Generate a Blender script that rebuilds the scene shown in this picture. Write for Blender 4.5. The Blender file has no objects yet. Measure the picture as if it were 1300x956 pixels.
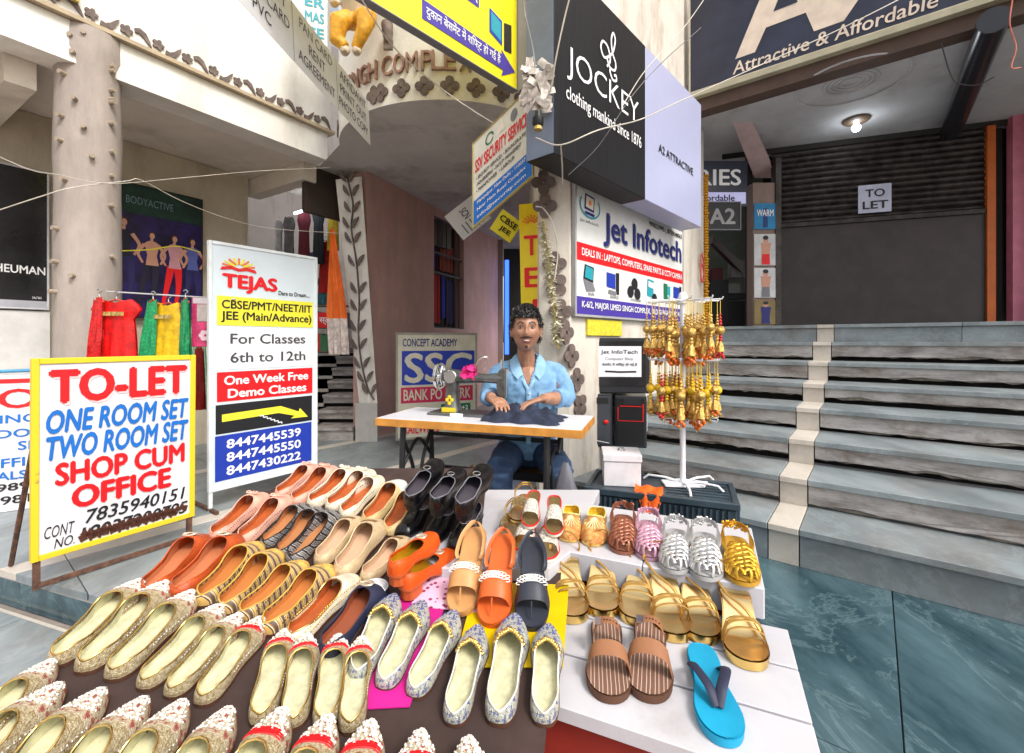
import bpy, bmesh, math, random
from mathutils import Vector, Matrix
R = math.radians
rnd = random.Random(7)
scene = bpy.context.scene
col = scene.collection
# ---------------- camera, sky, sun, exposure
H = 1.16; F = 578.0                      # eye height (m), focal length in photo pixels
cam = bpy.data.cameras.new('camera'); cam.sensor_width = 36; cam.sensor_fit = 'HORIZONTAL'
cam.lens = 36 * F / 1300; cam.shift_y = -(478 - 433) / 1300; cam.clip_start = .02; cam.clip_end = 2000
co = bpy.data.objects.new('camera', cam); col.objects.link(co)
co.location = (0, 0, H); co.rotation_euler = (R(90), 0, 0); scene.camera = co
SUN_EL, SUN_AZ = 48, 140                 # azimuth measured clockwise from +Y
w = bpy.data.worlds.new('World'); scene.world = w; w.use_nodes = True
nt = w.node_tree; bg = nt.nodes['Background']
sky = nt.nodes.new('ShaderNodeTexSky'); sky.sky_type = 'NISHITA'; sky.sun_disc = False
sky.sun_elevation = R(SUN_EL); sky.sun_rotation = R(SUN_AZ); sky.dust_density = 4; sky.ozone_density = .5
hs = nt.nodes.new('ShaderNodeHueSaturation'); hs.inputs['Saturation'].default_value = .35
nt.links.new(sky.outputs[0], hs.inputs['Color']); nt.links.new(hs.outputs[0], bg.inputs[0]); bg.inputs[1].default_value = .15
sl = bpy.data.lights.new('sun', 'SUN'); sl.energy = 1.15; sl.angle = R(14); sl.color = (1, .95, .88)
so = bpy.data.objects.new('sun', sl); col.objects.link(so)
d = Vector((math.sin(R(SUN_AZ)) * math.cos(R(SUN_EL)), math.cos(R(SUN_AZ)) * math.cos(R(SUN_EL)), math.sin(R(SUN_EL))))
so.rotation_euler = d.to_track_quat('Z', 'Y').to_euler(); so.location = (0, -3, 8)
vs = scene.view_settings; vs.view_transform = 'Standard'; vs.look = 'None'; vs.exposure = 0.82; vs.gamma = 1; vs.use_curve_mapping = False
scene.cycles.max_bounces = 6; scene.cycles.caustics_reflective = False; scene.cycles.caustics_refractive = False

# ---------------- helpers
def ray(px, py): return Vector(((px - 650) / F, 1, (433 - py) / F))
CAM = Vector((0, 0, H))
def at(px, py, Y): return CAM + ray(px, py) * Y
def hit(px, py, p, n):
    r = ray(px, py); n = Vector(n); return CAM + r * ((Vector(p) - CAM).dot(n) / r.dot(n))
SD = Vector((-.784, .621, 0)); ND = Vector((.621, .784, 0))
def SN(s, n, z=0): return SD * s + ND * n + Vector((0, 0, z))

def V(*a): return Vector(a)
class MB:
    def __init__(s): s.v = []; s.f = []; s.m = []
    def add(s, vs, fs, m=0, M=None):
        o = len(s.v); s.v += [(M @ Vector(v) if M else Vector(v)) for v in vs]
        s.f += [tuple(i + o for i in f) for f in fs]; s.m += [m] * len(fs); return s
    def box(s, a, b, m=0, M=None):
        x0, y0, z0 = a; x1, y1, z1 = b
        return s.add([(x0,y0,z0),(x1,y0,z0),(x1,y1,z0),(x0,y1,z0),(x0,y0,z1),(x1,y0,z1),(x1,y1,z1),(x0,y1,z1)],
            [(0,3,2,1),(4,5,6,7),(0,1,5,4),(1,2,6,5),(2,3,7,6),(3,0,4,7)], m, M)
    def prism(s, pts, vec, m=0, M=None):          # closed polygon of 3d points pushed along vec
        n = len(pts); vec = Vector(vec); P = [Vector(p) for p in pts]
        return s.add(P + [p + vec for p in P], [tuple(range(n))[::-1], tuple(range(n, 2*n))] + [(i, (i+1) % n, n + (i+1) % n, n + i) for i in range(n)], m, M)
    def poly(s, pts, m=0, M=None): return s.add(pts, [tuple(range(len(pts)))], m, M)
    def grid(s, rows, m=0, closed=False, M=None):
        nr, nc = len(rows), len(rows[0]); vs = [p for r in rows for p in r]; fs = []
        for i in range(nr - 1):
            for j in range(nc if closed else nc - 1):
                k = (j + 1) % nc; fs.append((i*nc+j, i*nc+k, (i+1)*nc+k, (i+1)*nc+j))
        return s.add(vs, fs, m, M)
    def tube(s, pts, r, n=8, m=0, cap=True, M=None, flat=None):
        pts = [Vector(p) for p in pts]; rs = r if isinstance(r, (list, tuple)) else [r] * len(pts); rows = []
        t = (pts[1] - pts[0]).normalized(); u = t.orthogonal().normalized()
        if flat: u = (Vector(flat) - t * t.dot(Vector(flat))).normalized()
        for i, p in enumerate(pts):
            t = (pts[min(i+1, len(pts)-1)] - pts[max(i-1, 0)]).normalized()
            u = (u - t * u.dot(t)); u = u.normalized() if u.length > 1e-6 else t.orthogonal().normalized(); b = t.cross(u)
            q = rs[i]; qa, qb = q if isinstance(q, tuple) else (q, q)
            rows.append([p + u * math.cos(2*math.pi*k/n) * qa + b * math.sin(2*math.pi*k/n) * qb for k in range(n)])
        o = len(s.v); s.grid(rows, m, True, M)
        if cap:
            s.f += [tuple(o + k for k in range(n))[::-1], tuple(o + (len(pts)-1)*n + k for k in range(n))]; s.m += [m, m]
        return s
    def lathe(s, prof, n=16, m=0, M=None):        # prof: (r, z)
        rows = [[(max(r, 1e-5)*math.cos(2*math.pi*k/n), max(r, 1e-5)*math.sin(2*math.pi*k/n), z) for k in range(n)] for r, z in prof]
        return s.grid(rows, m, True, M)
    def ball(s, c, r, n=8, m=0, M=None):
        rx, ry, rz = r if isinstance(r, (tuple, list)) else (r, r, r); k = max(4, n // 2 + 1)
        rows = [[(c[0] + rx*max(math.sin(math.pi*i/k), 1e-4)*math.cos(2*math.pi*j/n), c[1] + ry*max(math.sin(math.pi*i/k), 1e-4)*math.sin(2*math.pi*j/n), c[2] - rz*math.cos(math.pi*i/k)) for j in range(n)] for i in range(k + 1)]
        return s.grid(rows, m, True, M)
    def mesh(s, name, mats, smooth=None, bevel=0, weld=False):
        me = bpy.data.meshes.new(name); me.from_pydata([tuple(v) for v in s.v], [], s.f)
        for q in (mats if isinstance(mats, (list, tuple)) else [mats]): me.materials.append(q)
        me.polygons.foreach_set('material_index', s.m)
        bm = bmesh.new(); bm.from_mesh(me)
        if weld or smooth: bmesh.ops.remove_doubles(bm, verts=bm.verts, dist=2e-5)
        bmesh.ops.recalc_face_normals(bm, faces=bm.faces)
        if bevel:
            es = [e for e in bm.edges if len(e.link_faces) == 2 and e.calc_face_angle(0) > .5]
            bmesh.ops.bevel(bm, geom=es, offset=bevel, segments=1, affect='EDGES', clamp_overlap=True)
        bm.to_mesh(me); bm.free()
        if smooth:
            me.polygons.foreach_set('use_smooth', [True] * len(me.polygons)); me.set_sharp_from_angle(angle=R(smooth))
        return me
    def build(s, name, mats, parent=None, **k):
        return link(name, s.mesh(name, mats, **k), parent)
def link(name, data, parent=None, mat=None):
    o = bpy.data.objects.new(name, data); col.objects.link(o)
    if parent: o.parent = parent
    return o
def tag(o, label, cat, group=None):
    o['label'] = label; o['category'] = cat
    if group: o['group'] = group
    return o
def kind(o, k): o['kind'] = k; return o
def thing(name, label, cat, M=None, group=None):
    o = link(name, None); o.empty_display_size = .05
    if M is not None: o.matrix_world = M if isinstance(M, Matrix) else Matrix.Translation(Vector(M))
    return tag(o, label, cat, group)
def frame(o, x, up=(0, 0, 1)):           # local x along, z up, y away from the viewer
    x = Vector(x).normalized(); z = Vector(up); z = (z - x * z.dot(x)).normalized(); y = z.cross(x)
    M = Matrix((x, y, z)).transposed().to_4x4(); M.translation = Vector(o); return M
def copy_tree(o, parent=None, M=None, label=None):
    c = o.copy(); col.objects.link(c); c.parent = parent
    if M is not None: c.matrix_world = M
    if label: c['label'] = label
    for ch in list(o.children): copy_tree(ch, c)
    return c

# ---------------- materials (all node based)
MC = {}
def mat(name, c, rough=.6, metal=0, var=.12, vs=6, bump=0, bs=60, c2=None, fac=(.4, .62), coat=0, emit=0, detail=5, stretch=None, rnd_obj=0, spec=.5, trans=0):
    if name in MC: return MC[name]
    m = bpy.data.materials.new(name); m.use_nodes = True; N = m.node_tree.nodes; Lk = m.node_tree.links; b = N['Principled BSDF']; MC[name] = m
    b.inputs['Roughness'].default_value = rough; b.inputs['Metallic'].default_value = metal; b.inputs['Specular IOR Level'].default_value = spec
    if coat: b.inputs['Coat Weight'].default_value = coat; b.inputs['Coat Roughness'].default_value = .08
    if trans: b.inputs['Transmission Weight'].default_value = trans
    if emit: b.inputs['Emission Color'].default_value = (*c, 1); b.inputs['Emission Strength'].default_value = emit
    tc = N.new('ShaderNodeTexCoord'); vec = tc.outputs['Object']
    if rnd_obj:
        oi = N.new('ShaderNodeObjectInfo'); mu = N.new('ShaderNodeVectorMath'); mu.operation = 'SCALE'; mu.inputs[0].default_value = (37, 53, 71)
        Lk.new(oi.outputs['Random'], mu.inputs['Scale']); ad = N.new('ShaderNodeVectorMath'); Lk.new(vec, ad.inputs[0]); Lk.new(mu.outputs[0], ad.inputs[1]); vec = ad.outputs[0]
    if stretch:
        mp = N.new('ShaderNodeMapping'); mp.inputs['Scale'].default_value = stretch; Lk.new(vec, mp.inputs[0]); vec = mp.outputs[0]
    if c2 is None: c2 = tuple(x * (1 - var) for x in c); c1 = tuple(min(1, x * (1 + var * .5)) for x in c)
    else: c1 = c
    nz = N.new('ShaderNodeTexNoise'); nz.inputs['Scale'].default_value = vs; nz.inputs['Detail'].default_value = detail; nz.inputs['Roughness'].default_value = .62; Lk.new(vec, nz.inputs['Vector'])
    rp = N.new('ShaderNodeValToRGB'); rp.color_ramp.elements[0].position, rp.color_ramp.elements[1].position = fac
    rp.color_ramp.elements[0].color = (*c2, 1); rp.color_ramp.elements[1].color = (*c1, 1)
    Lk.new(nz.outputs[0], rp.inputs[0]); Lk.new(rp.outputs[0], b.inputs['Base Color'])
    if bump:
        n2 = N.new('ShaderNodeTexNoise'); n2.inputs['Scale'].default_value = bs; n2.inputs['Detail'].default_value = 4; Lk.new(vec, n2.inputs['Vector'])
        bp = N.new('ShaderNodeBump'); bp.inputs['Strength'].default_value = bump; bp.inputs['Distance'].default_value = .01
        Lk.new(n2.outputs[0], bp.inputs['Height']); Lk.new(bp.outputs[0], b.inputs['Normal'])
    return m
def marble(name, lo, mid, hi, rough=.25, sc=1.6):
    m = mat(name, mid, rough, c2=lo, vs=sc * 2.6, fac=(.33, .66), detail=14, rnd_obj=1, stretch=(1, .35, 1), bump=.04, bs=25)
    N = m.node_tree.nodes; Lk = m.node_tree.links; b = N['Principled BSDF']
    src = b.inputs['Base Color'].links[0].from_socket; vec = [n for n in N if n.type == 'MAPPING'][0].outputs[0]
    n1 = N.new('ShaderNodeTexNoise'); n1.inputs['Scale'].default_value = sc * 1.1; n1.inputs['Detail'].default_value = 12; n1.inputs['Roughness'].default_value = .68; n1.inputs['Distortion'].default_value = 2.2; Lk.new(vec, n1.inputs['Vector'])
    rp = N.new('ShaderNodeValToRGB'); e = rp.color_ramp.elements; e[0].position = .478; e[0].color = (0, 0, 0, 1); e[1].position = .5; e[1].color = (.3, .3, .3, 1); x = e.new(.522); x.color = (0, 0, 0, 1)
    Lk.new(n1.outputs[0], rp.inputs[0]); mx = N.new('ShaderNodeMix'); mx.data_type = 'RGBA'; Lk.new(rp.outputs[0], mx.inputs[0]); Lk.new(src, mx.inputs[6]); mx.inputs[7].default_value = (*hi, 1)
    Lk.new(mx.outputs[2], b.inputs['Base Color']); return m
def stained(name, c, stain, rough=.8, sc=1.2, amt=(.52, .75), bump=.25, streak=True):
    m = mat(name, c, rough, var=.08, vs=3, bump=bump, bs=40)
    N = m.node_tree.nodes; Lk = m.node_tree.links; b = N['Principled BSDF']; src = b.inputs['Base Color'].links[0].from_socket
    tc = [n for n in N if n.type == 'TEX_COORD'][0]; mp = N.new('ShaderNodeMapping'); mp.inputs['Scale'].default_value = (2.2, 2.2, .5) if streak else (1, 1, 1); Lk.new(tc.outputs['Object'], mp.inputs[0])
    n1 = N.new('ShaderNodeTexNoise'); n1.inputs['Scale'].default_value = sc; n1.inputs['Detail'].default_value = 9; n1.inputs['Roughness'].default_value = .7; Lk.new(mp.outputs[0], n1.inputs['Vector'])
    rp = N.new('ShaderNodeValToRGB'); rp.color_ramp.elements[0].position, rp.color_ramp.elements[1].position = amt; Lk.new(n1.outputs[0], rp.inputs[0])
    mx = N.new('ShaderNodeMix'); mx.data_type = 'RGBA'; Lk.new(rp.outputs[0], mx.inputs[0]); Lk.new(src, mx.inputs[6]); mx.inputs[7].default_value = (*stain, 1); Lk.new(mx.outputs[2], b.inputs['Base Color']); return m
def P(name, r, g, b, **k): return mat(name, tuple((x/255)**2.2 for x in (r, g, b)), **k)   # from sRGB
def ink(name, r, g, b): return P('ink_' + name, r, g, b, rough=.55, var=.05, vs=20)

# ---------------- lettering
def text_mesh(txt, bold=0, shear=0, res=3):
    cu = bpy.data.curves.new('t', 'FONT'); cu.body = txt; cu.size = 1; cu.offset = bold; cu.shear = shear; cu.resolution_u = res
    o = bpy.data.objects.new('t', cu); me = bpy.data.meshes.new_from_object(o); bpy.data.objects.remove(o); bpy.data.curves.remove(cu); return me
def lettering(parent, txt, x, z, w, h, m, y=-.004, bold=.012, shear=0, rot=0, bend=None, depth=0, name='lettering'):
    fat = max(0, bold)*.9; me = text_mesh(txt, min(bold, 0), shear); vs = me.vertices
    if not len(vs): return
    x0 = min(v.co.x for v in vs); x1 = max(v.co.x for v in vs); y0 = min(v.co.y for v in vs); y1 = max(v.co.y for v in vs)
    c, s_ = math.cos(rot), math.sin(rot)
    for v in vs:
        a = (v.co.x - x0) / (x1 - x0) * w; b = (v.co.y - y0) / (y1 - y0) * h
        v.co = (x + a * c - b * s_, y, z + a * s_ + b * c)
    if fat and not depth:
        dx = fat*1.1*w/(x1-x0); dz = fat*.8*h/(y1-y0); base = [tuple(v.co) for v in vs]; fs = [tuple(p.vertices) for p in me.polygons]; n0 = len(base); V2 = []; F2 = []
        for q, (ddx, ddy, ddz) in enumerate(((0,0,0),(dx,-.0003,0),(-dx,-.0006,0),(0,-.0009,dz),(0,-.0012,-dz))): V2 += [(a+ddx, b+ddy, c_+ddz) for a, b, c_ in base]; F2 += [tuple(i+q*n0 for i in f) for f in fs]
        me = bpy.data.meshes.new(name); me.from_pydata(V2, [], F2)
    bm = bmesh.new(); bm.from_mesh(me); bm.normal_update()
    for f in bm.faces:
        if f.normal.y > 0: f.normal_flip()
    if depth:
        r = bmesh.ops.extrude_face_region(bm, geom=bm.faces[:]); bmesh.ops.translate(bm, verts=[e for e in r['geom'] if isinstance(e, bmesh.types.BMVert)], vec=(0, -depth, 0)); bmesh.ops.recalc_face_normals(bm, faces=bm.faces)
    bm.to_mesh(me); bm.free(); me.materials.clear(); me.materials.append(m); me.name = name
    return link(name, me, parent)
def panel(parent, x0, z0, x1, z1, m, y=-.003, name='printed_panel'):
    return MB().poly([(x0, y, z0), (x1, y, z0), (x1, y, z1), (x0, y, z1)]).build(name, m, parent)
def shape(parent, pts, m, y=-.004, name='printed_shape'):
    return MB().poly([(p[0], y, p[1]) for p in pts]).build(name, m, parent)
def ell(cx, cz, a, b, n=20, t0=0, t1=360): return [(cx + a*math.cos(R(t0 + (t1-t0)*k/n)), cz + b*math.sin(R(t0 + (t1-t0)*k/n))) for k in range(n if t1 - t0 == 360 else n + 1)]
def strokes(parent, lines, wd, m, y=-.005, name='printed_mark'):
    mb = MB()
    for L in lines:
        P_ = [Vector((p[0], p[1])) for p in L]; row = []
        for i, p in enumerate(P_):
            t = (P_[min(i+1, len(P_)-1)] - P_[max(i-1, 0)]).normalized(); n = Vector((-t.y, t.x)); q = wd if not callable(wd) else wd(i/(len(P_)-1))
            row.append([(p.x + n.x*q/2, y, p.y + n.y*q/2), (p.x - n.x*q/2, y, p.y - n.y*q/2)])
        mb.grid(row)
    return mb.build(name, m, parent)
def bez(p0, p1, p2, p3, n=12):
    p = [Vector(a) for a in (p0, p1, p2, p3)]
    return [p[0]*(1-t)**3 + p[1]*3*t*(1-t)**2 + p[2]*3*t*t*(1-t) + p[3]*t**3 for t in (i/n for i in range(n+1))]
def spline(pts, n=8):
    P_ = [Vector(p) for p in pts]; P_ = [P_[0]*2 - P_[1]] + P_ + [P_[-1]*2 - P_[-2]]; out = []
    for i in range(1, len(P_) - 2):
        a, b, c, d_ = P_[i-1:i+3]
        for k in range(n):
            t = k/n; out.append(.5*((2*b) + (c-a)*t + (2*a-5*b+4*c-d_)*t*t + (3*b-a-3*c+d_)*t**3))
    return out + [P_[-2]]
WHITE = P('white_paint', 232, 232, 232, rough=.45, var=.05); BLACK = P('black_paint', 22, 22, 24, rough=.5)
K = {n: ink(n, *c) for n, c in dict(red=(226, 20, 28), blue=(20, 105, 190), black=(30, 30, 34), white=(240, 240, 240), navy=(34, 40, 112), yellow=(240, 228, 60), brown=(80, 45, 32),
     grey=(120, 120, 125), orange=(240, 120, 40), royal=(32, 58, 165), pinkred=(190, 40, 80), green=(30, 110, 70), teal=(40, 150, 165), purple=(70, 55, 150), cream=(236, 226, 205), skin=(205, 150, 125), pale=(255, 205, 205)).items()}
# ---------------- setting: ground, marble floors, stairs
MARB = marble('teal_marble', (.02, .05, .065), (.085, .15, .175), (.2, .3, .32), .2)
MARB2 = marble('grey_blue_marble', (.15, .18, .19), (.29, .33, .342), (.42, .46, .47), .34)
def dirty(m, dirt, amt=(.5, .72), sc=2.3):
    N = m.node_tree.nodes; Lk = m.node_tree.links; b = N['Principled BSDF']; src = b.inputs['Base Color'].links[0].from_socket; tc = [n for n in N if n.type == 'TEX_COORD'][0]
    n1 = N.new('ShaderNodeTexNoise'); n1.inputs['Scale'].default_value = sc; n1.inputs['Detail'].default_value = 11; n1.inputs['Roughness'].default_value = .72; Lk.new(tc.outputs['Object'], n1.inputs['Vector'])
    rp = N.new('ShaderNodeValToRGB'); rp.color_ramp.elements[0].position, rp.color_ramp.elements[1].position = amt; rp.color_ramp.elements[1].color = (.75, .75, .75, 1); Lk.new(n1.outputs[0], rp.inputs[0])
    mx = N.new('ShaderNodeMix'); mx.data_type = 'RGBA'; Lk.new(rp.outputs[0], mx.inputs[0]); Lk.new(src, mx.inputs[6]); mx.inputs[7].default_value = (*dirt, 1); Lk.new(mx.outputs[2], b.inputs['Base Color'])
    return m
dirty(MARB2, (.17, .15, .13))
CREAM = marble('cream_marble', (.52, .47, .40), (.62, .57, .50), (.66, .62, .56), .4); dirty(CREAM, (.3, .27, .23), (.52, .8), 4)
STONE = mat('weathered_stone', (.50, .47, .45), .85, c2=(.22, .195, .175), vs=4, fac=(.33, .6), bump=.7, bs=25, rnd_obj=1, stretch=(1, 1, 3), detail=10); dirty(STONE, (.2, .14, .1), (.5, .7), 5)
RUBBLE = mat('mortar_rubble', (.34, .30, .25), .95, c2=(.14, .12, .10), vs=14, fac=(.35, .65), bump=1, bs=40)
NEAR_BLACK = mat('near_black', (.03, .028, .026), .95, vs=4)  # for dark parts, and for shade painted into gaps and interiors
g = MB().poly([(-400, -400, -.17), (400, -400, -.17), (400, 400, -.17), (-400, 400, -.17)]).build('ground', mat('street_dust', (.27, .23, .2), .9, bump=.3)); kind(g, 'structure')
ED = Vector((.946, -.323, 0)); EP = Vector((-1.72, 2.01, 0)); EN = Vector((-.323, -.946, 0))     # platform front edge, EN points to the street
def clip(poly, p, n):                      # keep the side where (x-p).n <= 0
    out = []
    for i, a in enumerate(poly):
        b = poly[(i+1) % len(poly)]; da = (a - p).dot(n); db = (b - p).dot(n)
        if da <= 0: out.append(a)
        if da * db < 0: out.append(a + (b - a) * (da / (da - db)))
    return out
plat = MB().prism([EP - ED*5 + V(0,0,-.165), EP + ED*7 + V(0,0,-.165), V(9,9,-.165), V(-7,9,-.165)], (0, 0, .13)).build('platform', mat('screed', (.3, .29, .28), .9)); kind(plat, 'structure')
sb = [-2.35, -1.59, -.83, -.07, .69, 1.45, 2.1, 2.72, 3.35, 3.49, 4.06, 4.63, 4.77, 5.4, 6.1, 6.8]
nb = [-1.9, -.75, .43, 1.6, 2.775, 3.95, 5.1, 6.3, 7.5]
for i in range(len(sb) - 1):
    for j in range(len(nb) - 1):
        s0, s1, n0, n1 = sb[i], sb[i+1], nb[j], nb[j+1]
        if s0 < 1.4 and n0 > 2.7: continue
        q = [SN(s0+.002, n0+.002), SN(s1-.002, n0+.002), SN(s1-.002, n1-.002), SN(s0+.002, n1-.002)]
        q = clip(q, EP - EN*.002, EN)
        if len(q) < 3 or max(p.y for p in q) < .3 or min(p.x for p in q) > 4.5: continue
        strip = abs(s1 - s0 - .14) < .01
        MB().prism([p + V(0,0,-.036) for p in q], (0, 0, .036 + rnd.uniform(-.0006, .0006))).build('floor_slab', CREAM if strip else (MARB2 if s0 > 1.9 else MARB), plat, bevel=.0015)
for k in range(-6, 8):                      # riser slabs of the platform step
    a = EP + ED*(k*.75 + .002); b = EP + ED*(k*.75 + .748)
    if b.x < -4.5 or a.x > 2.5: continue
    MB().prism([a + EN*.003 + V(0,0,-.165), b + EN*.003 + V(0,0,-.165), b + EN*.003 + V(0,0,-.038), a + EN*.003 + V(0,0,-.038)], EN*-.02).build('riser_slab', MARB, plat)
low = MB().prism([EP - ED*4 + EN*.03 + V(0,0,-.168), EP + ED*5 + EN*.03 + V(0,0,-.168), EP + ED*5 + EN*2.6 + V(0,0,-.168), EP - ED*4 + EN*2.6 + V(0,0,-.168)], (0,0,.005)).build('lower_pavement', CREAM); kind(low, 'structure')
RED = mat('red_paver', (.34, .16, .13), .8, bump=.3, rnd_obj=1)
for i in range(-7, 6):
    for j in range(4):
        a0, a1 = i*.62 + .1*(j % 2), i*.62 + .62 + .1*(j % 2); e0, e1 = (.05 + j*.4, .45 + j*.4) if j < 1 else (.45 + (j-1)*.5, .95 + (j-1)*.5)
        q = [EP + ED*(a0+.003) + EN*(e0+.003), EP + ED*(a1-.003) + EN*(e0+.003), EP + ED*(a1-.003) + EN*(e1-.003), EP + ED*(a0+.003) + EN*(e1-.003)]
        if max(p.x for p in q) < -3.4 or min(p.x for p in q) > 1.2: continue
        MB().prism([p + V(0,0,-.164) for p in q], (0, 0, .008)).build('paving_slab', RED if j >= 1 else MARB2, low)

st = thing('marble_staircase', 'wide marble stairs with cream stripe and broken stone risers below shuttered shop', 'stairs', SN(.4, 2.76))
stM = st.matrix_world.inverted()
N_ = [2.75, 3.13, 3.51, 3.89, 4.28, 4.67, 5.06, 5.45]; Z_ = [.2, .362, .52, .682, .826, .982, 1.152, 1.322]
SEND = 1.72
def wob(a, b, n, amp): return [a + (b - a)*i/n + (rnd.uniform(-amp, amp) if 0 < i < n else 0) for i in range(n + 1)]
for k in range(8):
    n0 = N_[k]; n1 = N_[k+1] if k < 7 else 6.9; z = Z_[k]; zb = Z_[k-1] if k else 0
    send = 1.62 - .055*(n0 - 2.73) if k else 1.72
    segs = [(-2.6, -1.1), (-1.1, .294), (.296, .436), (.438, send)] if k < 7 else [(-3.2, -.6), (-.6, .294), (.296, .436), (.438, 2.6)]
    for (a, b) in segs:
        strip = abs(b - a - .14) < .01
        MB().prism([SN(a+.001, n0-.025, z-.034), SN(b-.001, n0-.025, z-.034), SN(b-.001, n1+.02, z-.034), SN(a+.001, n1+.02, z-.034)], (0,0,.034), M=stM).build('tread_slab', CREAM if strip else MARB2, st, bevel=.003)
        top = z - .036; bot = zb + .001
        if strip or k in (0, 7):
            MB().prism([SN(a+.002, n0, bot), SN(b-.002, n0, bot), SN(b-.002, n0, top), SN(a+.002, n0, top)], ND*.03, M=stM).build('riser_slab', CREAM if strip else MARB2 if k else MARB2, st)
        else:
            gap = rnd.choice((.016, .028, .04, .054)); n = 26; low_ = []
            for i in range(n + 1):
                jag = rnd.uniform(-.002, .003) + (.016 * max(0, math.sin(i*.31 + k*2.1 + a))**14)
                low_.append(SN(a + .003 + (b - a - .006)*i/n, n0 + rnd.uniform(0, .006), bot + gap + jag))
            MB().prism(low_ + [SN(b-.003, n0, top), SN(a+.003, n0, top)], ND*.028, M=stM).build('riser_slab', STONE, st)
            rub = []
            for i in range(n + 1):
                rub.append(SN(a + .003 + (b - a - .006)*i/n, n0 + .02, bot + gap - .008 + rnd.uniform(-.008, .008)))
            MB().prism(rub + [SN(b-.003, n0+.02, top), SN(a+.003, n0+.02, top)], ND*.035, M=stM).build('mortar_bed', RUBBLE, st)
    MB().prism([SN(-3.2, n0+.16, zb-.02), SN(send+.05, n0+.16, zb-.02), SN(send+.05, n0+.16, z-.036), SN(-3.2, n0+.16, z-.036)], ND*.02, M=stM).build('riser_gap_shade', NEAR_BLACK, st)  # dark sheet paints the shade seen through the riser gaps

# ---------------- the corner building on the far side: fascia, column, bay, pink wall
CREAMWALL = stained('cream_plaster', (.80, .78, .73), (.62, .58, .5), sc=.9)
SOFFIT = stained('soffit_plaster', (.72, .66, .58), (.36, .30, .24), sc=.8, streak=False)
PINK = stained('pink_plaster', (.56, .34, .31), (.40, .28, .25), sc=2, amt=(.45, .75), bump=.35)
GREYW = stained('grey_wall_plaster', (.45, .43, .40), (.25, .23, .2), sc=1.5)
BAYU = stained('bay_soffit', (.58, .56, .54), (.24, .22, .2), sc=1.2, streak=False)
RELIEF = mat('painted_relief', (.155, .115, .10), .7, vs=18, var=.3, bump=.3)
LD = Vector((.529, .849, 0)); LO = Vector((-.849, .529, 0)); LB = Vector((-3.1, 3.3, 0))       # fascia direction, away from street
cb = thing('corner_building', 'cream corner building with studded column, curved bay and pink entrance wall', 'building', LB)
cbM = cb.matrix_world.inverted()
def part(mb, name, m, **k):
    mb.v = [cbM @ v for v in mb.v]; return mb.build(name, m, cb, **k)
def lp(t, o, z): return LB + LD*t + LO*o + V(0, 0, z)
def lbox(t0, t1, o0, o1, z0, z1): return MB().prism([lp(t0,o0,z0), lp(t1,o0,z0), lp(t1,o1,z0), lp(t0,o1,z0)], (0,0,z1-z0))
part(lbox(-3.4, 2.02, 0, .25, 3.15, 3.44), 'fascia_beam', CREAMWALL)
part(lbox(-3.4, 2.08, -.05, .25, 3.444, 3.475), 'moulding', mat('ochre_moulding', (.45, .36, .24), .7))
part(lbox(-3.4, 2.05, -.02, .25, 3.479, 6.5), 'parapet', CREAMWALL)
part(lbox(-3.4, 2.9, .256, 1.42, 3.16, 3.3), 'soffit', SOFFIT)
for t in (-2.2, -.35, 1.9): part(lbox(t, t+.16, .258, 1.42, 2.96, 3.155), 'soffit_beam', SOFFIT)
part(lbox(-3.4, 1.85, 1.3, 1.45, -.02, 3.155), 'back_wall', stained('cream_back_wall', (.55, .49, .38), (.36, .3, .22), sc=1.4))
part(lbox(-3.4, .1, 1.24, 1.296, -.02, 1.42), 'wall_tile_dado', mat('white_wall_tile', (.7, .69, .67), .35, var=.1))
# flower scroll along the parapet
def leafpts(c, a, L, wd, n=6):
    c = Vector(c); ux = Vector((math.cos(a), math.sin(a))); uy = Vector((-ux.y, ux.x)); o = []
    for i in range(n + 1): t = i/n; o.append(c + ux*L*t + uy*wd*math.sin(math.pi*t)**.8)
    for i in range(1, n): t = 1 - i/n; o.append(c + ux*L*t - uy*wd*.75*math.sin(math.pi*t)**.8 + uy*wd*.5*math.sin(math.pi*t))
    return o
def relief(poly, Mx, d, name):           # poly of 2d points in frame Mx (x, z), raised by d
    return part(MB().prism([Mx @ V(p[0], 0, p[1]) for p in poly], Mx.to_3x3() @ V(0, -d, 0)), name, RELIEF)
fM = frame(lp(-1.2, -.022, 3.54), LD)
for i in range(16):
    x = .205*i
    fl = []
    for k in range(40):
        a = 2*math.pi*k/40; r = .042*(.62 + .38*abs(math.cos(2.5*a))); fl.append((x + r*math.cos(a), r*math.sin(a)))
    relief(fl, fM, .015, 'flower_relief')
    sg = 1 if i % 2 else -1
    relief([(x + .05, .045*sg), (x + .085, .062*sg), (x + .125, .04*sg), (x + .15, -.01*sg), (x + .165, -.055*sg), (x + .135, -.03*sg), (x + .11, .0*sg), (x + .08, .02*sg), (x + .055, .015*sg)], fM, .013, 'scroll_relief')
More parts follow.
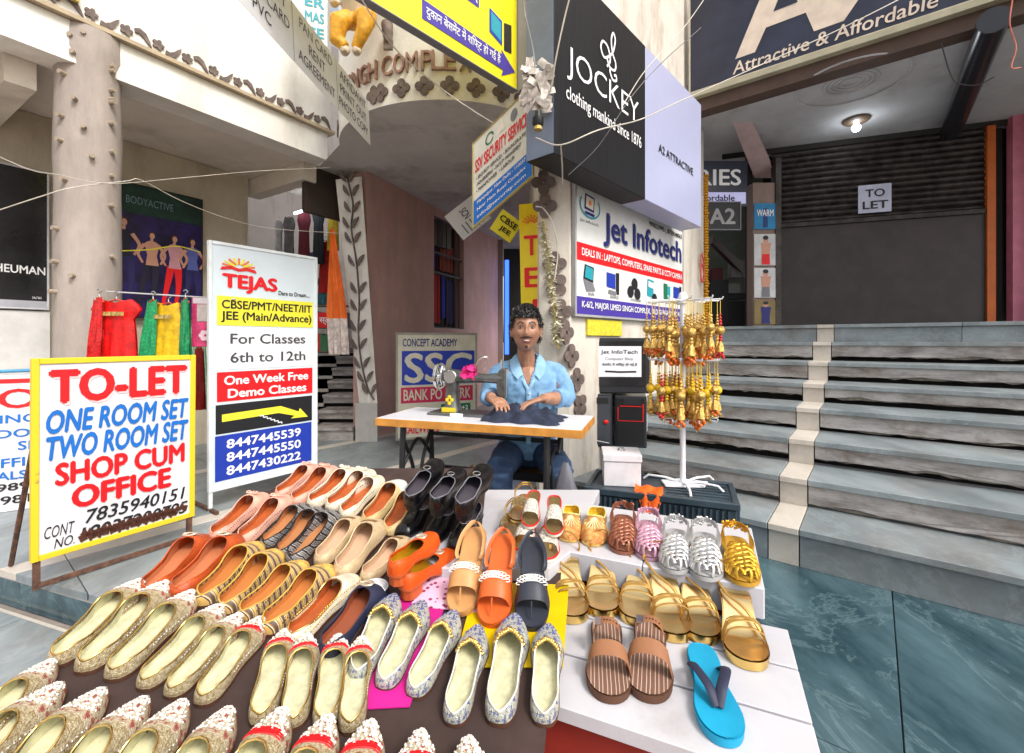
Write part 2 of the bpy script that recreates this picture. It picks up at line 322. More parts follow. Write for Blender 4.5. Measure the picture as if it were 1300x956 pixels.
# round column with wooden pegs
CONC = stained('raw_concrete_column', (.42, .36, .32), (.25, .22, .2), sc=1.6, amt=(.4, .7))
cc = V(-3.2, 3.44, 0)
mb = MB(); rows = []
for i in range(40):
    z = -.02 + 3.46*i/39; r0 = .192 + .004*math.sin(i*.7) + (.02 if z > 3.25 else 0)
    rows.append([cc + V((r0 + .004*math.sin(j*1.7 + i*.9))*math.cos(2*math.pi*j/28), (r0 + .004*math.cos(j*2.3 + i))*math.sin(2*math.pi*j/28), z) for j in range(28)])
mb.grid(rows, closed=True); mb.f.append(tuple(range(39*28, 40*28))); mb.m.append(0)
part(mb, 'column', CONC, smooth=40)
PEG = mat('wooden_peg', (.36, .29, .22), .8)
for (px, py) in [(101,38),(90,45),(92,66),(124,66),(145,98),(120,110),(93,124),(141,142),(101,158),(139,180),(107,194),(151,72),(80,93),(78,147),(77,178),(146,212),(82,228),(132,252),(71,290),(70,332),(120,320),(91,350),(66,370),(152,114)]:
    q = hit(px, py, cc - V(0,.2,0), (0,1,0)); a = math.atan2(q.y - cc.y - (.0), q.x - cc.x); a = max(-math.pi+.2, min(-.1, math.asin(max(-.99, min(.99, (q.x - cc.x)/.21))) - math.pi/2))
    dv = V(math.cos(a), math.sin(a), 0); z = q.z
    part(MB().tube([cc + dv*.17 + V(0,0,z), cc + dv*.232 + V(0,0,z)], .016, 8), 'peg', PEG)
# curved bay with raised letters and quatrefoils
BC = V(-.6, 4.95, 0); BR = 1.2
def bayp(a, r, z): return BC + V(r*math.cos(a), r*math.sin(a), z)
A0, A1 = R(196), R(352)
mb = MB(); n = 40
mb.grid([[bayp(A0 + (A1-A0)*i/n, BR, z) for i in range(n+1)] for z in (3.15, 3.17, 7)])
part(mb, 'bay_wall', CREAMWALL, smooth=50)
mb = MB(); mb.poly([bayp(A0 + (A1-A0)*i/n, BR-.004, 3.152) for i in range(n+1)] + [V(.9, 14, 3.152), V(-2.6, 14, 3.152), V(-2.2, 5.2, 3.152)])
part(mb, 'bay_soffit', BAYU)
def bayframe(px, z):
    # where the sight line to px meets the bay cylinder
    r = V((px-650)/F, 1, 0); b = -2*r.dot(BC); a = r.dot(r); c = BC.dot(BC) - BR*BR; D = max(0, b*b-4*a*c); p = r*((-b - D**.5)/(2*a))
    ang = math.atan2(p.y-BC.y, p.x-BC.x); return frame(bayp(ang, BR+.002, z), V(-math.sin(ang), math.cos(ang), 0))
quat = []
for px in (455, 475, 484, 510, 539, 571, 604, 636, 662, 430, 420):
    Mx = bayframe(px, 3.262)
    for k in range(4): relief(ell(.044*math.cos(R(90*k)), .044*math.sin(R(90*k)), .036, .036, 14), Mx, .014, 'quatrefoil_petal')
LETM = mat('brown_letter', (.33, .19, .145), .7, var=.25, vs=20, bump=.3)
for ch, px in zip('INGHCOMPLEX', (446, 453, 463, 474, 492, 507, 523, 542, 555, 571, 590)):
    Mx = cbM @ bayframe(px, 3.385)
    o = lettering(cb, ch, -.045 if ch != 'I' else -.012, 0, .1 if ch != 'I' else .03, .16, LETM, bold=.035, depth=.025, y=0, name='raised_letter'); o.matrix_local = Mx
# pilaster with vine relief
pilw = stained('pilaster_paint', (.74, .71, .65), (.45, .4, .34), sc=2.2)
q = [at(426,228,5.25), at(459,224,5.25), at(479,512,5.25), at(456,512,5.25)]
part(MB().prism(q[::-1], (-.06, .2, 0)), 'vine_pilaster', pilw)
part(MB().prism([at(451,512,5.23), at(479,512,5.23), at(479,561,5.23), at(451,561,5.23)], (-.06,.24,0)), 'pilaster_base', GREYW)
stem = spline([at(x, y, 5.24) for x, y in ((441,226),(448,260),(446,290),(452,330),(456,380),(455,420),(458,455),(466,490),(475,508))], 6)
part(MB().tube(stem, .011, 6), 'vine_stem', RELIEF, smooth=60)
for i in range(13):
    y = 232 + i*21; b = stem[min(len(stem)-1, int(i*len(stem)/13.2)+1)]
    for sg in (-1, 1):
        L_ = .15; a = R(62) if sg > 0 else R(118)
        pts = [b + V(sg*.02, -.004, 0) + V(p[0], 0, p[1]) for p in leafpts((0, 0), a, L_, .034)]
        mb = MB().prism(pts, (0, -.018, 0)); part(mb, 'vine_leaf', RELIEF)
# pink wall with a barred window, recess and the doorway behind
PW0, PWd = V(-1.66, 5.42, 0), V(.365, .931, 0)
def pw(t, z, o=0): return PW0 + PWd*t + V(.931, -.365, 0)*o + V(0,0,z)
def tpx(px): r = (px-650)/F; return (r*PW0.y - PW0.x)/(PWd.x - r*PWd.y)
t0, t1, t2 = tpx(551), tpx(589), tpx(632)
def zat(px, py, t): p = pw(t, 0); return H + (433-py)/F*p.y
wz0, wz1 = zat(551, 416, t0), zat(551, 272, t0)
for (a, b, z0, z1) in ((-.1, t0, 0, 3.15), (t1, t2, 0, 3.15), (t0, t1, 0, wz0), (t0, t1, wz1, 3.15)):
    part(MB().prism([pw(a, z0), pw(b, z0), pw(b, z1), pw(a, z1)], V(-.931, .365, 0)*.2), 'pink_wall', PINK)
part(MB().prism([pw(t0-.02, wz0, -.19), pw(t1+.02, wz0, -.19), pw(t1+.02, wz1, -.19), pw(t0-.02, wz1, -.19)], V(-.931,.365,0)*.02), 'window_dark', NEAR_BLACK)
WOODD = mat('dark_wood', (.05, .035, .028), .5)
for k in range(7): part(MB().tube([pw(t0 + (t1-t0)*(k+.5)/7, wz0, -.06), pw(t0 + (t1-t0)*(k+.5)/7, wz1, -.06)], .009, 6), 'window_bar', WOODD)
for f_ in (0, .5, .68, 1): part(MB().tube([pw(t0, wz0 + (wz1-wz0)*f_, -.05), pw(t1, wz0 + (wz1-wz0)*f_, -.05)], .02, 6), 'window_rail', WOODD)
for k, (c_, a, b, z0, z1) in enumerate([((60,30,150), .05, .3, .55, .95), ((190,30,25), .1, .45, .05, .5), ((30,60,190), .5, .62, .1, .5), ((150,60,40), .45, .9, .55, .8), ((40,40,90), .68, .95, .05, .48)]):
    part(MB().prism([pw(t0+(t1-t0)*a, wz0+(wz1-wz0)*z0, -.15), pw(t0+(t1-t0)*b, wz0+(wz1-wz0)*z0, -.15), pw(t0+(t1-t0)*b, wz0+(wz1-wz0)*z1, -.15), pw(t0+(t1-t0)*a, wz0+(wz1-wz0)*z1, -.15)], V(-.931,.365,0)*.02), 'window_cloth', P('window_cloth%d' % k, *c_, rough=.8))
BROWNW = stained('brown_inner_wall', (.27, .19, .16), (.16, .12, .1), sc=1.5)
e = pw(t2, 0)
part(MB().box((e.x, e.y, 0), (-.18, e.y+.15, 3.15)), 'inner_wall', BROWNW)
part(MB().box((-.18, e.y+.9, 0), (.9, e.y+1, 3.15)), 'inner_back_wall', NEAR_BLACK)
part(MB().box((-.14, e.y-.02, .9), (-.06, e.y+.0, 2.75)), 'blue_light_strip', P('blue_glow', 50, 90, 230, emit=2.2))
part(MB().box((-.04, e.y-.05, .8), (.36, e.y-.02, 2.4)), 'black_board', BLACK)
o = lettering(cb, 'J XO', 0, 0, .26, .1, K['white']); o.matrix_local = cbM @ frame((.0, e.y-.06, 1.7), (1,0,0))
# small stairs at the far left
for k in range(7):
    a = .1 + .0*k
    for (u0, u1) in ((-1.45, -.62), (-.6, -.5), (-.48, -.02)):
        b0 = V(-1.93, 5.3 + k*.3, 0); strip = abs(u1-u0-.1) < .01
        part(MB().box((b0.x+u0-.2-.06*k, b0.y-.02, .155*(k+1)-.035), (b0.x+u1-.06*k+.1, b0.y+.32, .155*(k+1))), 'step_tread', CREAM if strip else STONE)
        part(MB().box((b0.x+u0-.2-.06*k, b0.y+.01, .155*k + (0 if strip or k < 1 else .045)), (b0.x+u1-.06*k+.1, b0.y+.04, .155*(k+1)-.036)), 'step_riser', CREAM if strip else STONE)
    part(MB().box((b0.x-1.7-.06*k, b0.y+.14, .155*k-.02), (b0.x-.06*k+.08, b0.y+.16, .155*(k+1)-.037)), 'step_gap_shade', NEAR_BLACK)  # dark sheet stands for the shade behind the far risers
# clothes shop behind the far stairs
part(lbox(1.2, 6.6, 3.4, 3.5, 0, 7), 'shop_back_wall', stained('shaded_shop_wall', (.2,.18,.17), (.1,.08,.07)))  # interior dimness put into the wall colour, to deepen the shop
part(lbox(1.95, 4.5, .3, .36, 2.62, 3.155), 'shop_lintel', WOODD)

# ---------------- the shop building beside the stairs
JD = Vector((.672, .740, 0)); JF = Vector((.740, -.672, 0)); JB = V(.40, 3.16, 0)                # wall direction, outward
sbd = thing('shop_building', 'stained cream shop building with quatrefoil corner beside the marble stairs', 'building', JB)
sbM = sbd.matrix_world.inverted()
def spart(mb, name, m, **k):
    mb.v = [sbM @ v for v in mb.v]; return mb.build(name, m, sbd, **k)
def jp(t, z, o=0): return JB + JD*t + JF*o + V(0, 0, z)
WALLJ = stained('stained_shop_wall', (.66, .61, .53), (.36, .28, .2), sc=2.0, amt=(.5, .72))
spart(MB().prism([jp(0, 0), jp(2.58, 0), jp(2.58, 0, -.3), V(.25, 7.2, 0), V(.19, 3.2, 0)], (0, 0, 7)), 'wall', WALLJ)
def quatre(px, py, pp, nn, r=.048):
    c = hit(px, py, pp, nn); x = V(-nn[1], nn[0], 0).normalized(); x = x if x.x > 0 else -x; Mx = frame(c, x); rot = rnd.choice((0, 45))
    for k in range(4):
        pts = [Mx @ V(p[0], -.002, p[1]) for p in ell(r*math.cos(R(rot+90*k)), r*math.sin(R(rot+90*k)), r*.78, r*.78, 14)]
        spart(MB().prism(pts, Mx.to_3x3() @ V(0, -.016, 0)), 'quatrefoil_petal', RELIEF)
cn = V(.04, .21, 0).normalized(); cn = V(-.187, .982, 0)
for (px, py) in ((690,232),(692,262),(704,335),(706,362),(712,395)): quatre(px, py, V(.30, 3.175, 0), (.14, .99, 0))
for (px, py) in ((717,422),(724,452),(731,482),(735,514)): quatre(px, py, jp(0, 0), (JF.x, JF.y, 0))
# fascia, ceiling and shutter of the shop above the stairs
CEIL = stained('painted_ceiling', (.50, .50, .51), (.32, .3, .29), sc=1, streak=False, bump=.08)  # whitish ceiling, its dimness put into the greyed base colour
sh = thing('shuttered_shop', 'dark shop front with rolled steel shutter and brown board at the stair top', 'shop', SN(.4, 6.5, 1.32))
shM = sh.matrix_world.inverted()
def hpart(mb, name, m, **k):
    mb.v = [shM @ v for v in mb.v]; return mb.build(name, m, sh, **k)
ZC = 3.5
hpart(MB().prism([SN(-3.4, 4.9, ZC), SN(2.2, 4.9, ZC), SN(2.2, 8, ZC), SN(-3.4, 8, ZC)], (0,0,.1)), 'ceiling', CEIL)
hpart(MB().prism([SN(-3.6, 4.78, ZC-.02), SN(1.5, 4.78, ZC-.02), SN(1.5, 4.94, ZC-.02), SN(-3.6, 4.94, ZC-.02)], (0,0,.16)), 'front_beam', mat('old_wood_beam', (.09, .055, .04), .7, bump=.3))
SC = 1.045
sp0 = V(4.8*SC, 4.68*SC, 0); sp1 = V(3.07*SC, 5.29*SC, 0); sx = (sp0 - sp1).normalized(); sn = V(sx.y, -sx.x, 0)
def shp(u, z, o=0): return sp1 + sx*u + sn*o + V(0,0,z)
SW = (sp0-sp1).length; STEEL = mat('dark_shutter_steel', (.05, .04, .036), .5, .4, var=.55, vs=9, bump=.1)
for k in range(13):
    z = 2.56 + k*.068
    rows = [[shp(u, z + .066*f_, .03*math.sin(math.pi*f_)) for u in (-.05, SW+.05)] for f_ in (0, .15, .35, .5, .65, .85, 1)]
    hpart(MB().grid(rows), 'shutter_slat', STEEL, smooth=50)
hpart(MB().prism([shp(-.6, 3.44, .02), shp(SW+.9, 3.44, .02), shp(SW+.9, 3.5, .02), shp(-.6, 3.5, .02)], sn*-.02), 'lintel', NEAR_BLACK)
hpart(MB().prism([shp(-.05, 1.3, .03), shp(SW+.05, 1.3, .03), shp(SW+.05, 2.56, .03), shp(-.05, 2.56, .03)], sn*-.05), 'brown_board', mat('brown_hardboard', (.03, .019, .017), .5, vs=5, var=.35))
hpart(MB().prism([shp(-.02, 2.52, .035), shp(SW+.02, 2.52, .035), shp(SW+.02, 2.565, .035), shp(-.02, 2.565, .035)], sn*.03), 'shutter_bottom_rail', STEEL)
hpart(MB().prism([shp(SW+.04, 1.3, 0), shp(SW+.11, 1.3, 0), shp(SW+.11, 3.44, 0), shp(SW+.04, 3.44, 0)], sn*.06), 'orange_door_jamb', P('orange_jamb', 190, 95, 35))
hpart(MB().prism([shp(SW+.115, 1.3, -.1), shp(SW+.22, 1.3, -.1), shp(SW+.22, 3.44, -.1), shp(SW+.115, 3.44, -.1)], sn*.05), 'dark_jamb', NEAR_BLACK)
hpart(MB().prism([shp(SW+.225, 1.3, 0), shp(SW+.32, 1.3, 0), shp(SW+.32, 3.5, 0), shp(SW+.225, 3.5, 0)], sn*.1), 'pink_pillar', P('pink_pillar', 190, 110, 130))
hpart(MB().prism([shp(SW+.33, 1.3, 0), shp(SW+1.6, 1.3, 0), shp(SW+1.6, 3.5, 0), shp(SW+.33, 3.5, 0)], sn*.06), 'side_wall', NEAR_BLACK)
hpart(MB().prism([shp(SW+.36, 1.3, .12), shp(SW+.40, 1.3, .12), shp(SW+.40, 3.5, .12), shp(SW+.36, 3.5, .12)], sn*.05), 'ochre_post', P('ochre_post', 175, 135, 60))
hpart(MB().tube([hit(1262, 25, (0,0,3.4), (0,0,1)), hit(1207, 168, (0,0,3.4), (0,0,1))], .09, 14), 'drain_pipe', mat('black_pipe', (.02, .02, .025), .25), smooth=50)
hpart(MB().prism([SN(-3.6, 4.95, ZC+.15), SN(1.9, 4.95, ZC+.15), SN(1.9, 5.15, ZC+.15), SN(-3.6, 5.15, ZC+.15)], (0,0,4)), 'upper_wall', WALLJ)
hpart(MB().prism([shp(-.1, 1.3, -.25), shp(SW+2, 1.3, -.25), shp(SW+2, 3.6, -.25), shp(-.1, 3.6, -.25)], sn*-.05), 'rear_wall', NEAR_BLACK)
# left part of the shop: lit glazed boutique and poster column
def hb(px0, px1, py0, py1, Y, d, name, m): return hpart(MB().prism([at(px0,py1,Y), at(px1,py1,Y), at(px1,py0,Y), at(px0,py0,Y)], (0, d, 0)), name, m)
hb(956, 986, 232, 420, 5.3, .14, 'poster_column', BROWNW)
hb(985, 992, 200, 420, 5.28, .1, 'shutter_guide', STEEL)
hpart(MB().prism([at(921,133,4.7), at(945,133,4.7), at(986,226,5.5), at(958,226,5.5)], (0,.05,.12)), 'ceiling_beam', P('pinkish_beam', 190, 165, 165))
hb(880, 1000, 150, 430, 6.4, .05, 'boutique_back_wall', P('boutique_wall', 110, 120, 112))
hb(948, 955, 180, 420, 5.5, .04, 'glass_frame', NEAR_BLACK)
for k, (x0, x1, y0, y1, c_) in enumerate([(903,925,355,412,(40,38,40)),(925,948,382,414,(30,30,34)),(905,918,340,356,(85,25,35)),(918,940,360,372,(150,150,145)),(928,946,330,352,(150,150,150)),(908,946,372,380,(60,60,64))]):
    hb(x0, x1, y0, y1, 6.1 + .02*k, .1, 'shelf_goods', P('goods%d' % k, *c_))
hpart(MB().prism([at(905,308,5.9), at(948,352,6.2), at(948,338,6.2), at(905,300,5.9)], (0,.1,0)), 'stair_stringer', P('stringer', 60, 40, 34))
for k, (cx, cy, r) in enumerate([(1080, 105, .42), (1080, 105, .2), (1080,105,.16), (1080, 105, .12), (1080,105,.07)]):
    c = hit(cx, cy, (0,0,ZC-.004), (0,0,1)); rr = []
    for i in range(40):
        a = 2*math.pi*i/40; rr.append([c + V((r+dd*.012)*math.cos(a), (r+dd*.012)*math.sin(a), -.007*zz) for dd, zz in ((-1,0),(-.6,1),(.6,1),(1,0))])
    hpart(MB().grid(rr + [rr[0]]), 'ceiling_rosette', CEIL, smooth=60)
bl = hit(1087, 152, (0,0,ZC-.004), (0,0,1))
lampo = thing('ceiling_lamp', 'small lit bulb in a brown holder under the white shop ceiling', 'lamp', bl)
MB().lathe([(0,-.03),(.1,-.03),(.12,-.015),(.12,0),(0,0)], 20).build('lamp_base', mat('lamp_brown', (.12,.08,.05), .5), lampo, smooth=40)
MB().lathe([(.02,-.03),(.022,-.05),(.04,-.075),(.042,-.09),(.03,-.115),(0,-.125)], 16).build('bulb', P('bulb_glow', 235, 245, 255, emit=12), lampo, smooth=60)
pl = bpy.data.lights.new('bulb_light', 'POINT'); pl.energy = 1.3; pl.shadow_soft_size = .05; pl.color = (.9, .96, 1)
po = link('bulb_light', pl, lampo); po.location = (0, 0, -.2)
# ---------------- signs
def board(name, label, M, w, h, m, th=.02, edge=None, ew=.025, cat='sign', bm=0):
    o = thing(name, label, cat, M)
    MB().box((0, 0, 0), (w, th, h)).build('board', m, o, bevel=.002)
    if edge:
        for a, b in (((-ew*.2, -.008, -ew*.2), (ew, th+.004, h+ew*.2)), ((w-ew, -.008, -ew*.2), (w+ew*.2, th+.004, h+ew*.2)), ((ew+.001, -.008, -ew*.2), (w-ew-.001, th+.004, ew)), ((ew+.001, -.008, h-ew), (w-ew-.001, th+.004, h+ew*.2))):
            MB().box(a, b).build('frame_bar', edge, o, bevel=.002)
    return o
PAINTW = stained('sign_white', (.74,.74,.77), (.56,.54,.5), rough=.4, sc=2.5, amt=(.55,.85), bump=.04); FLEX = P('flex_white', 214, 226, 232, rough=.35, var=.03)
RUST = mat('rusty_iron', (.17, .08, .045), .85, c2=(.07, .035, .025), vs=25, bump=.4)
YEL = mat('chipped_yellow', (.78, .55, .02), .5, c2=(.3, .16, .05), vs=18, fac=(.28, .36))
# painted TO-LET board on iron legs
tl0, tl1 = V(-2.215, 2.10, 0), V(-1.865, 2.665, 0); tx = (tl1 - tl0); TW = tx.length
o = board('to_let_board', 'yellow framed TO-LET board with red and blue letters on rusty iron stand', frame(tl0 + V(0,0,.14), tx, (.03,.02,1)), TW, .935, PAINTW, edge=YEL, ew=.022)
hh = .935
def row(t, f0, f1, x0, x1, m, **k): lettering(o, t, x0*TW, hh*(1-f1), (x1-x0)*TW, hh*(f1-f0), m, **k)
lettering(o, 'TO-LET', .105*TW, hh*(1-.235), .83*TW, hh*.165, K['pale'], bold=.04, y=-.003)
row('TO-LET', .06, .222, .09, .93, K['red'], bold=.05, y=-.005)
row('ONE ROOM SET', .262, .375, .07, .95, K['blue'], bold=.04, shear=.18)
row('TWO ROOM SET', .395, .51, .07, .95, K['blue'], bold=.04, shear=.18)
row('SHOP CUM', .535, .645, .12, .92, K['red'], bold=.045)
row('OFFICE', .67, .78, .21, .82, K['red'], bold=.05)
row('7835940151', .805, .875, .28, .93, K['black'], bold=.015, shear=.2)
row('CONT', .845, .905, .06, .22, K['black'], bold=0, shear=.25); row('NO.', .915, .965, .11, .22, K['black'], bold=0, shear=.25)
row('18037200795', .895, .965, .25, .95, K['black'], bold=.02, shear=.2)
strokes(o, [[(TW*(.26 + .68*i/60), hh*(.068 + .02*math.sin(i*1.9) + .006*math.sin(i*.7))) for i in range(61)], [(TW*(.25 + .62*i/40), hh*(.05 + .018*math.cos(i*2.3))) for i in range(41)]], .02, K['brown'], y=-.0065)
for x in (.006, TW-.028):
    MB().box((x, .004, -.14), (x+.024, .026, -.008)).build('leg', RUST, o)
MB().box((.03, .004, -.135), (TW-.03, .024, -.115)).build('cross_bar', RUST, o)
for x in (.012, TW-.02): MB().tube([(x, .03, .55), (x, .42, -.135)], .011, 6).build('back_stay', RUST, o)
# its neighbour, half hidden
o = board('painted_notice_board', 'white hand-painted notice board partly hidden behind yellow framed board', frame(at(-62, 660, 2.95), V(.36,.25,0), (0,.03,1)), .62, .93, PAINTW)
panel(o, .0, .87, .62, .90, K['red'], y=-.004)
for t, z, h_, x0, x1, m in (('TO-L', .70, .13, .05, .62, K['red']), ('SINGLE', .60, .055, .16, .50, K['blue']), ('DOUBLE', .50, .055, .2, .61, K['blue']), ('SHOPS', .41, .06, .3, .61, K['blue']), ('OFFICE SP', .30, .06, .13, .64, K['blue']), ('ALSO PAR', .215, .055, .2, .64, K['blue']), ('989212 0', .14, .05, .2, .62, K['black']), ('9813260', .05, .055, .22, .62, K['black'])):
    lettering(o, t, x0, z, min(x1, .6)-x0, h_, m, bold=.02)
for x in (.02, .58): MB().box((x, .003, -.11), (x+.02, .017, 0)).build('leg', RUST, o)
MB().tube([(-.3, -.01, .945), (.7, -.01, .96)], .012, 8).build('blue_rail', P('blue_pipe', 70, 140, 180), o)
# tall flex banner of the coaching class
b0, b1 = V(-2.05, 3.08, 0), V(-1.6, 3.73, 0); bw = (b1-b0).length; bh = 1.705
o = board('coaching_banner', 'tall pale blue coaching class banner on a white metal frame', frame(b0 + V(0,0,.135), b1-b0), bw, bh, FLEX, edge=P('white_tube', 225, 230, 232, rough=.35), ew=.018)
def fr(f): return bh*(1-f)
panel(o, .06*bw, fr(.335), .955*bw, fr(.215), K['yellow']); panel(o, .045*bw, fr(.515), .96*bw, fr(.345), P('print_white', 235, 236, 238), name='white_panel')
panel(o, .06*bw, fr(.645), .95*bw, fr(.525), K['red']); panel(o, .05*bw, fr(.775), .945*bw, fr(.657), K['black']); panel(o, .045*bw, fr(.965), .94*bw, fr(.782), K['royal'])
for k in range(9):
    a = R(18 + 18*k); c0 = (.24*bw, fr(.098)); strokes(o, [[(c0[0] + .035*math.cos(a), c0[1] + .03*math.sin(a)), (c0[0] + .115*math.cos(a), c0[1] + .075*math.sin(a))]], .012, K['yellow'] if k % 2 else K['orange'], name='sun_ray')
for sg in (-1, 1): strokes(o, [[(.24*bw, fr(.1)), (.24*bw + sg*.05, fr(.093)), (.24*bw + sg*.115, fr(.1))], [(.24*bw, fr(.107)), (.24*bw + sg*.05, fr(.1)), (.24*bw + sg*.12, fr(.107))]], .01, K['red'], name='open_book')
lettering(o, 'TEJAS', .11*bw, fr(.196), .47*bw, .072*bh, K['red'], bold=.05); lettering(o, 'Dare to Dream....', .60*bw, fr(.193), .32*bw, .018*bh, K['black'], bold=.02)
lettering(o, 'CBSE/PMT/NEET/IIT', .10*bw, fr(.265), .84*bw, .034*bh, K['black'], bold=.03); lettering(o, 'JEE (Main/Advance)', .095*bw, fr(.322), .84*bw, .045*bh, K['black'], bold=.03)
lettering(o, 'For Classes', .17*bw, fr(.41), .70*bw, .042*bh, P('ink_dgrey', 70, 70, 75), bold=.02); lettering(o, '6th to 12th', .17*bw, fr(.488), .70*bw, .042*bh, P('ink_dgrey', 70, 70, 75), bold=.02)
lettering(o, 'One Week Free', .12*bw, fr(.578), .78*bw, .036*bh, K['white'], bold=.03); lettering(o, 'Demo Classes', .15*bw, fr(.632), .73*bw, .036*bh, K['white'], bold=.03)
shape(o, [(.1*bw, fr(.727)), (.1*bw, fr(.697)), (.62*bw, fr(.69)), (.8*bw, fr(.725)), (.815*bw, fr(.71)), (.9*bw, fr(.755)), (.72*bw, fr(.752)), (.76*bw, fr(.742)), (.6*bw, fr(.72))], K['yellow'], name='printed_arrow')
stp = []
for k in range(6): stp += [(.42*bw + .035*bw*k, fr(.722 + .008*k)), (.42*bw + .035*bw*(k+1), fr(.722 + .008*k)), (.42*bw + .035*bw*(k+1), fr(.722 + .008*(k+1)))]
strokes(o, [stp], .008, K['white'], name='printed_stairs')
for t, f_ in (('8447445539', .838), ('8447445550', .892), ('8447430222', .947)): lettering(o, t, .14*bw, fr(f_), .68*bw, .036*bh, K['white'], bold=.03)
for x in (0, bw-.022): MB().box((x, .0, -.135), (x+.022, .02, -.005)).build('leg', P('white_tube', 225, 230, 232), o)
MB().box((.0, -.1, -.13), (.02, .3, -.112)).build('foot_bar', RUST, o)
# big black fashion sign and its white extension
jl = JB + JF*.30 + JD*-.577; JW = 2.241; jx = (.98 - .232)/.672
BLK = mat('matt_black_panel', (.011, .011, .013), .5, var=.4, vs=3, stretch=(30, 1, 1), spec=.25)
o = thing('fashion_shop_sign', 'large black clothing sign box with white end panel mounted on shop wall', 'sign', frame(jl + V(0,0,2.205), JD))
jw1 = .98/.672 - .232/.672
MB().box((0, 0, 0), (jw1, .2, 1.13)).build('black_panel', BLK, o, bevel=.003)
MB().box((jw1+.002, 0, 0), (JW, .2, 1.13)).build('white_panel', P('lightbox_white', 168, 172, 202, rough=.35, var=.02), o, bevel=.003)
MB().box((-.004, .004, .004), (-.001, .2, 1.126)).build('side_panel', P('blue_grey_side', 110, 122, 145, rough=.35), o)
lettering(o, 'JOCKEY', .12, .465, .88, .2, K['white'], bold=-.005); lettering(o, 'clothing mankind since 1876', .11, .325, .93, .105, K['white'], bold=.004)
strokes(o, [spline([V(.56,.73), V(.60,.79), V(.57,.86), V(.51,.87), V(.485,.82), V(.52,.775), V(.575,.80), V(.635,.86), V(.665,.95), V(.64,.985), V(.615,.93), V(.63,.85), V(.67,.80), V(.66,.75), V(.60,.74), V(.56,.78)], 8),
            spline([V(.60,.74), V(.60,.71), V(.635,.675), V(.68,.69), V(.675,.72), V(.65,.71)], 8)], .016, K['white'], name='knot_emblem')
lettering(o, 'A2 ATTRACTIVE', jw1+.22, .42, .70, .062, K['black'], bold=.015)
# computer shop sign
js = JB + JF*.03
o = board('computer_shop_sign', 'white computer shop sign with red and purple bands fixed on stained wall', frame(js + JD*.02 + V(0,0,1.335), JD), 1.9, .935, P('acp_white', 226, 226, 222, rough=.35, var=.04), edge=P('grey_trim', 165, 165, 165, rough=.4), ew=.014)
panel(o, .016, .395, 1.884, .52, K['red']); panel(o, .016, .016, 1.884, .14, K['purple'])
lettering(o, 'Jet Infotech', .395, .535, 1.46, .255, K['grey'], bold=.02, y=-.003); lettering(o, 'Jet Infotech', .38, .545, 1.46, .255, K['navy'], bold=.02, y=-.005)
for x in (.38, .78, .985): pass
lettering(o, '9990239951, 8750048063', 1.14, .83, .72, .05, K['black'], bold=.01)
lettering(o, 'DEALS IN : LAPTOPS, COMPUTERS, SPARE PARTS & CCTV CAMERA', .08, .425, 1.78, .06, K['white'], bold=.02, y=-.006)
lettering(o, 'K-6/2, MAJOR UMED SINGH COMPLEX, OLD GURGAON ROAD', .08, .05, 1.76, .06, K['white'], bold=.02, y=-.006)
strokes(o, [ell(.19, .80, .13, .085, 24, 150, 395)], .014, K['teal'], name='logo_swoosh'); shape(o, [(.115,.77),(.24,.76),(.25,.87),(.125,.88)], K['navy'], y=-.004); shape(o, [(.13,.785),(.228,.776),(.236,.858),(.137,.866)], K['cream'], y=-.0055)
shape(o, ell(.185,.82,.018,.018,12), K['orange'], y=-.007); shape(o, [(.13,.735),(.24,.728),(.25,.75),(.12,.755)], K['navy']); lettering(o, 'Jet Infotech', .06, .665, .24, .03, K['grey'], bold=0)
def pic(x, kind_):
    if kind_ == 0: shape(o, [(x,.27),(x+.13,.25),(x+.14,.36),(x+.02,.375)], K['black']); shape(o, [(x+.015,.28),(x+.12,.265),(x+.128,.35),(x+.03,.363)], K['teal'], y=-.006); shape(o, [(x,.265),(x+.13,.245),(x+.16,.19),(x+.04,.18)], K['grey'])
    if kind_ == 1: shape(o, [(x,.24),(x+.13,.23),(x+.13,.345),(x,.35)], K['royal']); shape(o, [(x+.14,.19),(x+.19,.19),(x+.19,.36),(x+.14,.36)], K['black']); shape(o, [(x+.02,.19),(x+.14,.18),(x+.15,.21),(x+.03,.22)], K['grey'], y=-.005)
    if kind_ == 2:
        for dx, dz in ((0,.23),(.07,.3),(.12,.22)): shape(o, ell(x+.04+dx, dz, .055, .05, 14), K['black'], y=-.004-.0006*dx*10)
    if kind_ == 3: shape(o, [(x,.22),(x+.12,.21),(x+.13,.36),(x+.01,.37)], K['teal']); shape(o, [(x+.02,.3),(x+.12,.29),(x+.12,.34),(x+.02,.35)], K['white'], y=-.006); shape(o, ell(x+.14,.21,.05,.04,12), K['black'], y=-.007)
    if kind_ == 4: shape(o, [(x,.2),(x+.08,.2),(x+.08,.36),(x,.36)], K['green']); shape(o, [(x+.07,.22),(x+.14,.22),(x+.14,.34),(x+.07,.34)], K['teal'], y=-.006)
for x, k in ((.1,0),(.42,1),(.76,2),(1.1,3),(1.44,4),(1.66,1)): pic(x, k)
for x, t in ((.16,'SALES'),(.47,'SERVICES'),(.8,'CCTV CAMERA'),(1.12,'NETWORKING')): lettering(o, t, x, .155, .03*len(t)*.55, .022, K['grey'], bold=.01)
